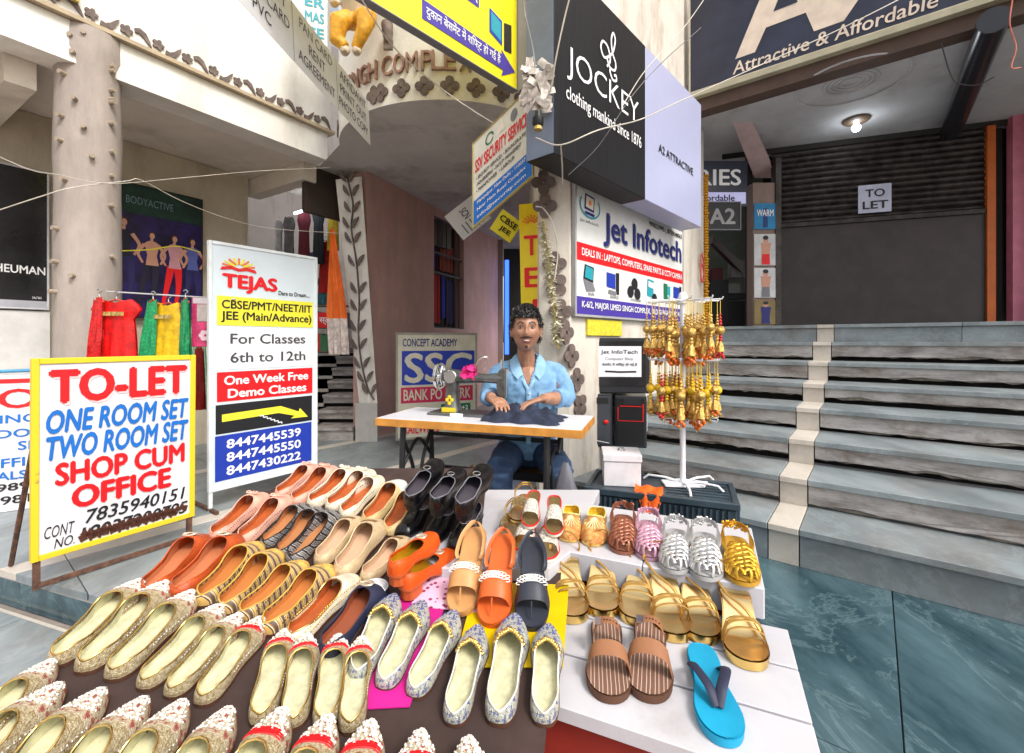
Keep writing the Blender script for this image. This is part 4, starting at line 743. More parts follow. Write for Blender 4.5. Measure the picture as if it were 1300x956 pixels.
for a in (20, 150, 260, 320): MB().tube([(0,0,.012),(.1*math.cos(R(a)),.1*math.sin(R(a)),.03),(.2*math.cos(R(a)),.2*math.sin(R(a)),.03),(.23*math.cos(R(a)),.23*math.sin(R(a)),.004)], .007, 8).build('foot', WM_, o, smooth=60)
tas = []
for ti, (z, n, L_) in enumerate(((1.098, 11, .215), (.745, 11, .2), (.40, 9, .2))):
    MB().lathe([(.017,z-.02),(.03,z-.018),(.03,z+.018),(.017,z+.02)], 14).build('collar', WM_, o, smooth=40)
    for k in range(n):
        a = 2*math.pi*k/n + .3*ti; e = V(L_*math.cos(a), L_*math.sin(a), 0); MB().tube([(0,0,z), V(0,0,z)+e, V(0,0,z+.014)+e*1.03], .0042, 6).build('hook_arm', WM_, o)
        if ti < 2:
            for f_ in (.3, .52, .74, .96): tas.append(sp_ + V(0,0,z-.004) + e*f_)
GOLD = mat('gold_bead', (.75, .48, .14), .28, .85, vs=90, var=.4, bump=.5, bs=400); YB2 = P('yellow_bead', 235, 190, 30, rough=.3); RB = P('red_bead', 205, 40, 50, rough=.35); CORD = P('yellow_cord', 225, 190, 60, rough=.7); OB = P('orange_bead', 225, 110, 40, rough=.4)
protos = []
for nm, lab, big, sm_, dr in (('golden_tassel', 'golden beaded tassel hanging from the white ornament stand', GOLD, GOLD, OB), ('red_tassel', 'red and gold beaded tassel hanging from the white ornament stand', GOLD, RB, RB), ('yellow_tassel', 'yellow beaded tassel hanging from the white ornament stand', YB2, YB2, GOLD)):
    t_ = thing(nm, lab, 'tassel', V(0,0,0), nm.replace('_', ' ') + 's on the stand')
    MB().tube([(0,0,0),(0,0,-.31)], .0016, 5).build('cord', CORD, t_)
    for i, z in enumerate((-.075,-.092,-.108,-.122)): MB().ball((0,0,z), .006+.001*i, 8).build('small_bead', sm_, t_, smooth=60)
    MB().ball((0,0,-.155), .023, 12).build('large_bead', big, t_, smooth=60)
    for i, z in enumerate((-.187,-.203)): MB().ball((0,0,z), .010, 8).build('small_bead', sm_, t_, smooth=60)
    MB().lathe([(0,-.205),(.008,-.213),(.018,-.24),(.021,-.262),(.0,-.262)], 12).build('bell_cap', GOLD, t_, smooth=50)
    for i in range(7): a = 2*math.pi*i/7; MB().ball((.014*math.cos(a), .014*math.sin(a), -.272-.01*(i % 3)), .0085, 6).build('drop_bead', dr, t_, smooth=60)
    protos.append(t_)
used = set()
for i, p in enumerate(tas):
    if rnd.random() < .12: continue
    j = rnd.choice((0,0,0,0,1)) if p.z > 1.2 else rnd.choice((0,0,1,2,2)); Mx = Matrix.Translation(p) @ Matrix.Rotation(rnd.uniform(0,6),4,'Z') @ Matrix.Scale(rnd.uniform(1.0,1.3),4)
    if j not in used: used.add(j); protos[j].matrix_world = Mx
    else: copy_tree(protos[j], None, Mx)
# ---------------- garments on the line, shop clothes
def garment(name, lab, px0, px1, py0, py1, Y, m, trim=None, flare=.12, group=None, sleeve=True, cat='garment', skew=0):
    c0 = at((px0+px1)/2, py0, Y); w_ = (px1-px0)/F*Y; h_ = (py1-py0)/F*Y; o = thing(name, lab, cat, c0, group); rows = []
    for s_ in (1, -1):
        rows = []
        for i in range(14):
            f_ = i/13; hw = w_/2*(.52 + .12*f_ + flare*f_ + (.3 if sleeve and .02 < f_ < .3 else 0)*(1-abs(f_-.14)/.18 if abs(f_-.14) < .18 else 0))
            rows.append([V(hw*(j/12*2-1) + skew*f_, s_*(.022*(1-(j/6-1)**2) + .008) - .012*math.sin(j*1.9+i*.25)*f_, -h_*f_ - (.03*(1-abs(j/6-1)) if i == 0 else 0)) for j in range(13)])
        MB().grid(rows).build('front_panel' if s_ < 0 else 'back_panel', m, o, smooth=80)
    if trim: MB().grid([[V(w_*.22*(j/6*2-1), -.05, -h_*f_) for j in range(7)] for f_ in (.2, .26)]).build('trim', trim, o); MB().grid([[V(w_*.3*(j/6*2-1), -.052, -h_*f_) for j in range(7)] for f_ in (.9, .96)]).build('trim', trim, o)
    MB().tube([(-w_*.3,0,-.035),(0,0,.0),(w_*.3,0,-.035)], .006, 6).build('hanger', P('hanger_wood', 190, 80, 60), o); MB().tube(spline([(0,0,0),(.0,0,.025),(.016,0,.04),(.0,0,.055),(-.014,0,.045)],5), .0035, 6).build('hook', CHROME, o)
    return o
GT = mat('gold_trim', (.7,.5,.16), .4, .6, vs=60, var=.5)
garment('red_blouse', 'red embroidered blouse with gold trim hanging beside the studded column', 110, 186, 380, 462, 3.12, P('red_silk', 215, 22, 20, rough=.45, var=.3, vs=20, bump=.3, bs=90), GT, flare=.1)
garment('red_scarf', 'narrow red dotted scarf hanging in front of the red blouse', 116, 136, 377, 455, 3.07, P('red_net', 200, 25, 25, rough=.5, var=.4, vs=60), None, flare=.3, sleeve=False, cat='scarf', skew=-.03)
garment('yellow_kurta', 'yellow kurta with green scarf ends hanging behind the coaching banner', 188, 240, 384, 465, 3.15, P('yellow_silk', 225, 180, 15, rough=.45, var=.25, vs=20), GT, flare=.3, sleeve=False)
garment('green_scarf', 'green net scarf with silver dots hanging beside yellow kurta', 183, 206, 380, 462, 3.12, P('green_net', 25, 150, 90, rough=.5, var=.4, vs=60), None, flare=.35, sleeve=False, cat='scarf', skew=-.04)
garment('green_stole', 'plain green stole hanging between yellow kurta and pink packet', 228, 243, 378, 460, 3.14, P('green_net2', 30, 140, 85, rough=.5, var=.35, vs=50), None, flare=.3, sleeve=False, cat='scarf')
pk = at(243, 462, 3.2); o = thing('garment_packet', 'pink printed garment packet hanging beside the green stole', 'packet', frame(pk, V(.9,.3,0)))
MB().box((0,0,.12),(.15,.02,.47)).build('packet', P('packet_pink', 222, 70, 120, var=.3, vs=20, rough=.25), o, bevel=.004); panel(o, .035, .3, .11, .42, P('packet_photo', 205, 190, 185, var=.3), y=-.004); panel(o, .01, .425, .14, .465, P('packet_header', 225, 215, 220), y=-.003)
for k in range(6): a = R(60*k); shape(o, ell(.085+.024*math.cos(a), .2+.024*math.sin(a), .017, .017, 8), P('packet_flower', 240, 205, 215), y=-.0045-.0003*k, name='printed_flower')
o = MB().tube([at(135,370,3.12), at(200,374,3.14), at(300,380,3.2)], .005, 6).build('clothes_rail', P('rail_grey', 190,190,190)); tag(o, 'thin steel clothes rail tied to the studded column', 'rail')
o = garment('green_dress', 'pale green net dress hanging low behind the coaching banner', 240, 266, 430, 520, 4.05, P('pale_green_net', 140, 190, 150, rough=.6, var=.3, vs=30), None, flare=.3, sleeve=False)
o = garment('maroon_salwar', 'dark red trousers hanging low beside the yellow framed board', 244, 262, 440, 520, 3.6, P('maroon_cloth', 150, 25, 25, rough=.6, var=.3, vs=30), None, flare=.2, sleeve=False)
for nm, lab, x0, x1, y0, y1, c_ in (('maroon_kurta', 'maroon kurta hanging inside the clothes shop', 376, 396, 268, 345, (95,20,35)), ('charcoal_kurta', 'charcoal kurta hanging inside clothes shop beside maroon one', 395, 414, 262, 335, (35,40,44)), ('mustard_kurta', 'mustard kurta hanging at the clothes shop entrance', 413, 433, 255, 318, (175,150,30)), ('grey_kurta', 'grey kurta hanging deep inside the clothes shop', 358, 376, 275, 345, (95,92,92)), ('scarlet_kurta', 'scarlet kurta hanging below the charcoal one', 402, 424, 305, 372, (170,28,24)), ('teal_kurta', 'teal kurta hanging low in the clothes shop', 400, 424, 352, 388, (60,110,120)), ('white_kurta', 'white kurta hanging between grey and maroon ones', 348, 360, 280, 340, (170,170,170)), ('blue_kurta', 'dusty blue kurta hanging behind the scarlet one', 384, 402, 320, 375, (70,95,120))):
    garment(nm, lab, x0, x1, y0, y1, 6.25 + .05*rnd.random() + (.15 if y0 > 300 else 0), P(nm, *c_, rough=.8, var=.25, vs=12), None, group='clothes hung in the shop')
a, b = at(374, 271, 6.2), at(434, 252, 5.9); o = MB().tube([a, b], .018, 8).build('tube_light', P('tube_glow', 235, 242, 255, emit=6)); tag(o, 'lit fluorescent tube above the hanging kurtas', 'lamp')
o = thing('book_rack', 'wooden rack of colourful packets behind the orange scarf', 'rack', at(398, 446, 6.1)); w_ = (440-398)/F*6.1
for z in (0, .32, .62): MB().box((-.1,0,z-.01),(w_,.25,z)).build('shelf', P('rack_wood', 130, 105, 80), o)
for z, h_ in ((.001,.24),(.321,.22)):
    x = -.09
    while x < w_-.04: 
        ww = rnd.uniform(.018,.04); MB().box((x,.01,z),(x+ww,.17,z+h_*rnd.uniform(.75,1))).build('packet', P('pk%d' % rnd.randrange(7), *rnd.choice([(190,60,50),(220,200,150),(70,110,140),(200,190,180),(60,120,80),(210,150,60),(150,150,160)])), o); x += ww+.003
c0 = at(400, 416, 6.0); o = board('red_hindi_sign', 'small red sign with white Hindi letters above the packets rack', frame(c0, (1,0,0)), .34, .2, K['red'], th=.01); lettering(o, 'स्टॉल', .06, .04, .22, .12, K['white'], bold=.02)
# orange scarf at the pilaster
rows = []
for i in range(22):
    f_ = i/21; c = at(424 + 10*f_ - 2, 290 + 160*f_, 5.12); wd = .04 + .19*min(1, f_*1.5)
    rows.append([c + V(wd*(j/14-.5), -.03*math.sin(j*1.35+f_*2)*(.3+f_), 0) for j in range(15)])
mb = MB(); mb.grid(rows[:16], 0); mb.grid(rows[15:], 1); o = mb.build('orange_scarf', [P('orange_cotton', 240, 125, 55, rough=.85), P('white_cotton', 228, 215, 208, rough=.85, var=.3, vs=14)], smooth=80); tag(o, 'orange scarf with white lower end hanging beside the vine pilaster', 'scarf')
# ---------------- garlands, statue, cables
MG = P('marigold', 215, 150, 25, rough=.8, var=.4, vs=80); mgm = MB()
for i in range(5): a = 2*math.pi*i/5; mgm.ball((.012*math.cos(a), .012*math.sin(a), 0), (.018,.018,.014), 7)
mgm.ball((0,0,0), (.022,.022,.017), 8); mgd = mgm.mesh('marigold', MG, smooth=70)
o = thing('marigold_garland', 'long yellow marigold garland hanging at the end of shop wall', 'garland', jp(2.6, 0, .02))
for i in range(56): q = link('marigold', mgd, o); q.location = (rnd.uniform(-.006,.006), rnd.uniform(-.006,.006), 3.0 - .03*i); q.rotation_euler = (0, 0, rnd.uniform(0,6))
o = thing('foil_garland', 'silvery white foil garland hanging beside the quatrefoil corner', 'garland', at(690, 282, 3.1)); FO = P('foil_white', 222, 218, 190, rough=.3, var=.3, vs=60)
fm = MB()
for i in range(420):
    z = -i*.002; c = V(.00024*i - .01*math.sin(i*.036), -.02, z); a = rnd.uniform(0,6.28); u = V(math.cos(a), math.sin(a)*.6, rnd.uniform(-.5,.2)).normalized()*rnd.uniform(.03,.055); v = V(-math.sin(a),math.cos(a),.3)*.008
    fm.add([c-v, c+v, c+u+v*.6, c+u-v*.6], [(0,1,2,3)])
kind(fm.build('foil_strips', FO, o), 'stuff'); MB().tube([(0,-.02,.02),(.1,-.02,-.86)], .004, 5).build('string', CORD, o)
SKN = P('statue_cream', 205, 190, 170, rough=.7, var=.2); YD = P('dhoti_yellow', 225, 165, 50, rough=.6, var=.25, vs=20)
o = thing('plaster_statue', 'painted plaster statue in a yellow dhoti on the curved bay', 'statue', at(452, 80, 3.75)); 
def blob(parts, vox=.012):
    mb = MB()
    for p in parts: mb.tube(*p[:2], n=12) if p[0] is not None else mb.ball(*p[1])
    me = mb.mesh('b', SKN); tmp = link('tmp', me); md = tmp.modifiers.new('r', 'REMESH'); md.mode = 'VOXEL'; md.voxel_size = vox; s2 = tmp.modifiers.new('s', 'SMOOTH'); s2.iterations = 4
    bpy.context.view_layer.update(); out = bpy.data.meshes.new_from_object(tmp.evaluated_get(bpy.context.evaluated_depsgraph_get())); bpy.data.objects.remove(tmp); out.polygons.foreach_set('use_smooth', [True]*len(out.polygons)); return out
def blobpart(name, parent, parts, m, vox=.012): me = blob(parts, vox); me.materials.clear(); me.materials.append(m); return link(name, me, parent)
blobpart('dhoti', o, [([(-.03,-.03,.34),(-.1,-.11,.26),(-.12,-.1,.12),(-.05,-.09,.07)], [.075,.08,.06,.045]), ([(.05,-.03,.34),(.13,-.12,.29),(.10,-.13,.17),(.03,-.1,.05)], [.075,.08,.055,.04]), ([(-.06,0,.36),(.08,0,.36)], .085)], YD)
blobpart('torso', o, [([(.01,.0,.36),(.01,-.03,.46),(0,-.02,.6),(0,0,.75)], [.1,.12,.12,.08]), ([(-.11,0,.68),(-.19,-.04,.52),(-.14,-.09,.42)], [.05,.04,.035]), ([(.11,0,.68),(.2,-.04,.52),(.16,-.1,.44)], [.05,.04,.035]), ([(0,0,.75),(0,-.02,.95)], [.09,.1])], SKN)
for x in (-.05, .045): blobpart('foot', o, [([(x,-.08,.06),(x,-.12,.015),(x+.005,-.18,.0)], [.035,.034,.022])], SKN, .008)
for k in range(5): MB().tube([(.0+.012*k-.17,-.0,.0)], 1) if False else None
blobpart('relief_hand', o, [([(.25,.02,.34),(.26,0,.24),(.27,-.01,.16)], [.05,.045,.03])] + [([(.24+.02*k,-.01,.18),(.235+.022*k,-.015,.09)], [.012,.009]) for k in range(4)], RELIEF, .008)
WIRE = P('pale_cable', 200, 192, 178, rough=.6); DW = P('dark_cable', 60, 56, 54, rough=.5)
def cable(lab, pts, r=.005, m=WIRE, sag=0):
    o = MB().tube(spline([at(*p) for p in pts], 6), r*.7, 6).build('cable', m, smooth=60); tag(o, lab, 'cable')
cable('pale cable from the black poster past column to the banner top', [(-20,273,2.9),(50,250,2.95),(93,238,3.05),(160,230,3.3),(180,229,3.4),(230,255,3.8),(290,278,4.4),(345,290,5),(430,296,5.1)])
cable('thin pale wire running across the column towards the curved bay', [(-10,195,3.3),(40,216,3.3),(75,222,3.15),(140,233,3.2),(230,226,3.7),(330,217,4.2),(418,213,4.5)], .004)
cable('pale wire crossing the raised letters down to the security sign', [(450,-15,2.4),(500,60,2.8),(560,112,3.1),(600,140,3.1),(626,156,3.05)], .005)
cable('white cable looping before the black sign to the wall corner', [(725,-10,2.3),(715,30,2.35),(705,78,2.4),(700,110,2.45),(692,130,2.5)], .006)
cable('grey cable dropping along the side of black sign', [(662,-10,2.5),(668,25,2.5),(676,60,2.5),(680,90,2.5)], .006, P('grey_cable', 140,138,136))
cable('thin dark wire crossing the black sign diagonally', [(890,35,2.5),(840,80,2.5),(800,125,2.5),(760,185,2.6),(722,222,2.7)], .003, P('grey_cable', 140,138,136))
cable('pale wire sweeping from sign end panel to the navy fascia', [(680,175,2.4),(712,184,2.4),(760,165,2.45),(812,152,2.6),(860,130,3),(960,85,3.2),(1060,40,3.2),(1150,-5,3.2)], .005)
cable('thin pale wire rising from black sign past its end panel', [(790,135,2.5),(815,95,2.6),(845,60,2.7),(872,30,2.8),(900,-10,2.9)], .004)
cable('dark wires hanging beside the black drain pipe', [(1195,55,3.4),(1205,90,3.5),(1215,105,3.5),(1240,108,3.5),(1262,98,3.4)], .006, DW)
cable('orange twisted wire hanging near the pink pillar', [(1286,-5,3),(1282,30,3),(1290,60,3),(1284,85,3),(1296,86,3)], .006, P('orange_wire', 200,110,90))
cable('pale wire drooping below the security sign beside garland', [(680,262,3.0),(690,265,3.0),(702,285,3.0),(708,320,3.05),(704,355,3.05)], .006)
cable('grey wire hanging down the corner between the two signs', [(712,184,2.4),(714,215,2.6),(714,235,2.9)], .006)
for k, (x, y, lab) in enumerate(((684, 98, 'crumpled plastic and wire knot at the corner of black sign'),)):
    mb = MB()
    for i in range(40):
        c = at(x+rnd.uniform(-14,10), y+rnd.uniform(-14,38), 2.5) + V(0,rnd.uniform(-.03,.03),0); a = rnd.uniform(0,6.28); u = V(math.cos(a),rnd.uniform(-.6,.6),math.sin(a))*.05; v = V(-math.sin(a),.3,math.cos(a))*.02
        mb.grid([[c+u*i_+v*j_+V(0,.01*math.sin(i_*4+j_*3+i),0) for j_ in (-1,0,1)] for i_ in (-1,0,1)])
    o = mb.build('plastic_tangle', P('dirty_plastic', 205, 196, 185, rough=.5, var=.3, vs=40), smooth=80); tag(o, lab, 'tangle'); 
o = thing('bulb_holder', 'black bulb holder dangling at the corner of black sign', 'bulb holder', at(683, 165, 2.45)); MB().lathe([(0,.1),(.016,.1),(.02,.07),(.03,.065),(.03,.03),(.022,.02),(.0,.02)], 14).build('socket', BLACK, o, smooth=40); MB().lathe([(.0,.019),(.02,.019),(.024,.0),(.0,0)], 14).build('brass_ring', GOLD, o, smooth=40)
o = MB().tube(spline([jp(2.42,2.1,.03), jp(2.40,1.92,.03), jp(2.44,1.8,.03), jp(2.5,1.9,.03), jp(2.43,2.0,.03), jp(2.39,1.85,.04), jp(2.46,1.8,.04), jp(2.48,1.93,.04), jp(2.42,2.12,.04)],8), .007, 6).build('wire_coil', P('red_wire', 200, 95, 80), smooth=60); tag(o, 'coil of red wire hung on the stained wall', 'wire coil')
o = board('meter_box', 'yellow and white meter plate below the computer shop sign', frame(jp(.2, 1.2, .02), JD), .5, .12, P('meter_yellow', 220, 205, 60, var=.2, vs=30), th=.02, cat='meter box')
# ---------------- shoe display
def hs(y, m='L'): return .47 + .12*(y-.85) if y < 1.4 else .536 + .25*(y-1.4)
def surfL(px, py):
    n = V(0, -.12, 1); p = hit(px, py, V(0, .85, .47), n)
    if p.y > 1.4: n = V(0, -.25, 1); p = hit(px, py, V(0, 1.4, .536), n)
    return p, n.normalized()
dt = thing('shoe_display', 'low stepped street stall of boards and white boxes carrying rows of shoes', 'stall', V(-.3, 1.3, 0)); dtM = dt.matrix_world.inverted()
def dpart(mb, name, m, **k):
    mb.v = [dtM @ v for v in mb.v]; return mb.build(name, m, dt, **k)
CLOTH = P('dark_cloth_cover', 66, 50, 46, rough=.9, var=.25, vs=10, bump=.5, bs=14)
WB = stained('white_display_board', (.56,.55,.58), (.36,.34,.33), rough=.4, sc=3, amt=(.52,.8), bump=.05, streak=False)
def slab(pts, th, name, m, **k): return dpart(MB().prism([V(*p) for p in pts], (0,0,-th)), name, m, **k)
slab([(-.985,.58,hs(.58)), (.02,.58,hs(.58)), (.16,1.4,hs(1.399)), (-.965,1.4,hs(1.399))], .02, 'front_board', CLOTH)
slab([(-.965,1.401,.5362), (-.1,1.401,.5362), (-.1,1.84,.6462), (-.74,1.84,.6462), (-.93,1.66,.601)], .02, 'back_board', CLOTH)
def skirt(pts, z0, m, name): return dpart(MB().prism([V(x, y, z0) for x, y in pts], (0, 0, -.155-z0)), name, m)
skirt([(-.96,.62),(.0,.62),(.13,1.38),(-.94,1.38)], hs(.62)-.03, CLOTH, 'cloth_skirt'); skirt([(-.93,1.42),(-.13,1.42),(-.13,1.8),(-.76,1.8),(-.9,1.66)], .512, P('stall_timber', 120, 92, 66), 'trestle')
ta, td = V(.917,-.40,0), V(.40,.917,0); A_0 = V(.085, 1.355, 0); AL = .585
slab([(-.19,1.225,.55), (.10,1.225,.55), (.17,1.32,.55), (.36,1.87,.55), (-.42,1.87,.55), (-.42,1.47,.55)], .055, 'white_box', WB, bevel=.003)
def tier(o, L_, D_, z, th): 
    q = [o, o+ta*L_, o+ta*L_+td*D_, o+td*D_]; return [(p.x, p.y, z) for p in q]
slab(tier(A_0, AL*.5-.001, .40, .5502, 0), .078, 'white_box', WB, bevel=.003); slab(tier(A_0+ta*(AL*.5+.001), AL*.5, .40, .5502, 0), .078, 'white_box', WB, bevel=.003)
B_0 = A_0 - td*.44 + ta*.05
for k in range(3): slab(tier(B_0 + td*(.15*k+.001), AL+.0, .143, .46, 0), .03, 'white_plank', WB, bevel=.002)
for o_, L_, D_, z in ((A_0+ta*.03+td*.03, AL-.06, .34, .47), (B_0+ta*.03+td*.02, AL-.08, .34, .43)):
    q = [o_, o_+ta*L_, o_+ta*L_+td*D_, o_+td*D_]; skirt([(p.x,p.y) for p in q], z, P('stall_red_panel', 140, 45, 35), 'under_box')
skirt([(-.36,1.5),(.3,1.6),(.33,1.84),(-.38,1.84)], .494, P('stall_timber', 120, 92, 66), 'trestle')
def sheet(pix, m, lab, name, dz=.003):
    pts = []
    for p in pix: q, n = surfL(*p); pts.append(q + n*dz)
    o = MB().prism(pts, (0,0,.002)).build(name, m); tag(o, lab, 'sheet'); return o
MAG = P('magenta_cloth', 196, 20, 130, rough=.75)
sheet([(420,905),(520,900),(566,768),(512,752)], MAG, 'magenta cloth laid under the blue beaded shoes', 'magenta_cloth')
DOT = mat('dotted_pink_paper', (.72,.45,.58), .5)
N = DOT.node_tree.nodes; vo = N.new('ShaderNodeTexVoronoi'); vo.inputs['Scale'].default_value = 60; rp = N.new('ShaderNodeValToRGB'); rp.color_ramp.elements[0].position = .28; rp.color_ramp.elements[0].color = (.3,.03,.12,1); rp.color_ramp.elements[1].position = .33; rp.color_ramp.elements[1].color = (.75,.5,.66,1); DOT.node_tree.links.new([n for n in N if n.type == 'TEX_COORD'][0].outputs['Object'], vo.inputs['Vector']); DOT.node_tree.links.new(vo.outputs['Distance'], rp.inputs[0]); DOT.node_tree.links.new(rp.outputs[0], N['Principled BSDF'].inputs['Base Color'])
sheet([(522,772),(618,782),(610,722),(540,716)], DOT, 'pink dotted paper spread below the white box of black shoes', 'dotted_paper', .0055)
sheet([(575,850),(715,850),(722,745),(605,742)], P('yellow_plastic_sheet', 228, 190, 20, rough=.2), 'shiny yellow plastic sheet spread under the strapped slides', 'yellow_sheet', .004)

# ---- shoe maker: local x across, y heel to toe (0 .. .25), z up
def itp(P_, t):
    for i in range(len(P_)-1):
        if t <= P_[i+1][0]:
            a, b = P_[i], P_[i+1]; s_ = (t-a[0])/(b[0]-a[0]); s_ = s_*s_*(3-2*s_) if a[1] and b[1] and t > .1 and t < .8 else s_; return a[1]+(b[1]-a[1])*s_
    return P_[-1][1]
def dense(P_):  # smooth by catmull
    q = spline([Vector((a, b)) for a, b in P_], 6); return [(v.x, max(0, v.y)) for v in q]
WO = {'round': dense([(0,0),(.008,.0125),(.03,.021),(.09,.0285),(.2,.0305),(.42,.0285),(.6,.0355),(.74,.0405),(.86,.037),(.94,.0275),(.98,.0165),(.995,.008),(1,0)]),
      'point': dense([(0,0),(.008,.012),(.03,.02),(.09,.028),(.2,.0305),(.42,.029),(.6,.0365),(.72,.039),(.83,.032),(.91,.021),(.965,.011),(.99,.005),(1,0)]),
      'square': dense([(0,0),(.008,.0125),(.03,.021),(.09,.0285),(.2,.0305),(.42,.029),(.6,.0365),(.74,.0405),(.87,.036),(.95,.031),(.985,.027),(.995,.02),(1,0)])}
TS = [0,.006,.016,.03,.05,.08,.12,.17,.23,.3,.37,.44,.5,.55,.59,.62,.645,.665,.685,.71,.74,.78,.82,.86,.9,.935,.962,.982,.994,1]
SL = .25
class Shoe:
    def __init__(s, toe='round', tv=.68, hb=.07, ht=.024, lift=0, th=.008, curl=0, op=.93, ms=2.6, hl=.5):
        s.hl = hl
        s.W = WO[toe]; s.tv = tv; s.hb = hb; s.ht = ht; s.lf = lift; s.th = th; s.curl = curl; s.op = op; s.m = ms
    def w(s, t): return itp(s.W, t)
    def h(s, t):
        base = [(0,.45*s.hb*s.hl),(.03,.78*s.hb*s.hl),(.12,.92*s.hb*(.3+.7*s.hl)),(.22,.9*s.hb*(.5+.5*s.hl)),(.4,.74*s.hb),(s.tv,.74*s.hb),(.85,.5*s.hb),(.95,s.ht),(1,s.ht*.45)]; return itp(base, t)
    def z0(s, t):
        u = max(0, min(1, (.68-t)/.42)); u = u*u*(3-2*u); return s.th + s.lf*u + s.curl*max(0, (t-.75)/.25)**2
    def o(s, t):
        t0 = .022; c = (t0+s.tv)/2; a = (s.tv-t0)/2; q = abs((t-c)/a); return 0 if q >= 1 else s.w(t)*s.op*(1-q**3.2)**(1/2.4)
    def P(s, t, xf):
        w_ = s.w(t); return V(xf*w_, t*SL, s.z0(t) + s.h(t)*max(0, 1-abs(xf)**s.m)**(1/s.m))
    def side(s, sg, sh=0, t0=0, t1=1):
        rows = []
        for t in TS:
            if t < t0-1e-6 or t > t1+1e-6: continue
            w_ = max(1e-4, s.w(t)-sh); h_ = max(.002, s.h(t)-sh); o_ = min(s.o(t), w_*.97); pm = math.acos(min(1, (o_/w_)**(s.m/2))); row = []
            for k in range(8):
                p = pm*k/7; row.append(V(sg*w_*max(0,math.cos(p))**(2/s.m), t*SL, s.z0(t) + h_*math.sin(p)**(2/s.m)))
            rows.append(row)
        return rows
    def rim(s):
        L_, R_ = [], []
        for t in TS:
            o_ = s.o(t)
            if o_ > 0: p = s.P(t, o_/max(1e-4, s.w(t))); R_.append(p); L_.append(V(-p.x, p.y, p.z))
        b = s.P(.022, 0); f = s.P(s.tv, 0); return [b] + R_ + [f] + L_[::-1] + [b]
    def sole_mesh(s, grow=.0015, th=None):
        mb = MB(); th = th or s.th; top, bot = [], []
        for t in TS: 
            w_ = s.w(t) + (grow if 0 < t < 1 else 0); z = s.z0(t); top.append([V(-w_, t*SL, z), V(-w_*.4,t*SL,z), V(w_*.4,t*SL,z), V(w_, t*SL, z)]); bot.append([V(-w_*.96, t*SL, z-th), V(-w_*.4,t*SL,z-th), V(w_*.4,t*SL,z-th), V(w_*.96, t*SL, z-th)])
        mb.grid(top); mb.grid([r[::-1] for r in bot]); mb.grid([[a[0], b[0]] for a, b in zip(top, bot)]); mb.grid([[a[-1], b[-1]] for a, b in zip(top, bot)]); return mb
    def insole_mesh(s, k=.93, dz=.0022):
        return MB().grid([[V(x*s.w(t)*k, t*SL, s.z0(t)+dz+.0015*abs(x)) for x in (-1,-.5,0,.5,1)] for t in TS])
def ribbon(pts, wd, th=.0012): return [Vector(p) for p in pts], [(wd, th)]*len(pts)
def strap(o, pts, wd, m, name='strap', th=.0016, flat=None, n=8): return MB().tube(spline(pts, 4), (wd, th) if False else [(wd, th)]*((len(pts)-1)*4+1), n, flat=flat or (0,1,0)).build(name, m, o, smooth=60)
def arch(s, t, t2=None, lift=.001, n=10, k=1.0): 
    t2 = t if t2 is None else t2
    return [s.P(t + (t2-t)*i/n, k*(-1 + 2*i/n)*.999) + V(0,0,lift if 0 < i < n else 0) for i in range(n+1)]
def closed(name, lab, grp, upper, insole, trim, sole, sp, toecap=None, tc=.74, cat='shoe', deco=None, lining=None):
    o = thing(name, lab, cat, V(0,0,0), grp); mb = MB()
    for sg in (-1, 1): mb.grid(sp.side(sg, 0, 0, tc if toecap else 1))
    mb.build('upper', upper, o, smooth=60)
    if toecap:
        mb = MB()
        for sg in (-1, 1): mb.grid(sp.side(sg, 0, [t for t in TS if t <= tc][-1], 1))
        mb.build('toe_cap', toecap, o, smooth=60)
    mb = MB()
    for sg in (-1, 1): mb.grid(sp.side(sg, .0022, 0, .8))
    mb.build('lining', lining or insole, o, smooth=60)
    sp.insole_mesh().build('insole', insole, o, smooth=60); sp.sole_mesh().build('sole', sole, o, smooth=40); r = sp.rim(); MB().tube(r, .0019, 6, cap=False).build('binding', trim, o, smooth=60)
    if sp.lf > .01: MB().prism([V(x*.9, y, 0) for x, y in [(-.022,.012),(-.027,.03),(-.027,.06),(.027,.06),(.027,.03),(.022,.012),(0,.004)]], (0,0,sp.lf+.002)).build('heel_block', sole, o, bevel=.003)
    if deco: deco(o, sp)
    return o
def studs(o, sp, m, pts, r, name='bead', join=True):
    mb = MB()
    for (t, xf) in pts: p = sp.P(t, xf); mb.ball(p, r*rnd.uniform(.8,1.15), 6)
    q = mb.build(name, m, o, smooth=60); kind(q, 'stuff')
def bow(m):
    def f(o, sp):
        c = sp.P(sp.tv+.05, 0) + V(0,0,.003)
        for sg in (-1,1): MB().tube(spline([c, c+V(sg*.014,.004,.005), c+V(sg*.02,-.002,.003), c+V(sg*.012,-.005,.003), c], 4), (.0028), 6).build('bow_loop', m, o, smooth=60)
        for sg in (-1,1): MB().tube([c, c+V(sg*.008,.016,-.002)], .002, 5).build('bow_end', m, o)
    return f
def lace(m):
    def f(o, sp):
        for k in range(5): MB().tube(arch(sp, sp.tv+.02+.02*k, sp.tv+.035+.02*k, .0012, 6, .5), .0012, 5).build('lace', m, o)
    return f
def holes(o, sp): studs(o, sp, P('stitch_dark', 70,40,25), [(t, sg*.97) for t in [.1+.03*i for i in range(18)] for sg in (-1,1)], .0017, 'stitching')
LEB = P('tan_insole', 178, 92, 48, rough=.55, var=.2, vs=25); LEC = P('cream_insole', 208, 204, 168, rough=.5, var=.2, vs=40); RUB = P('brown_rubber', 88, 58, 42, rough=.7)
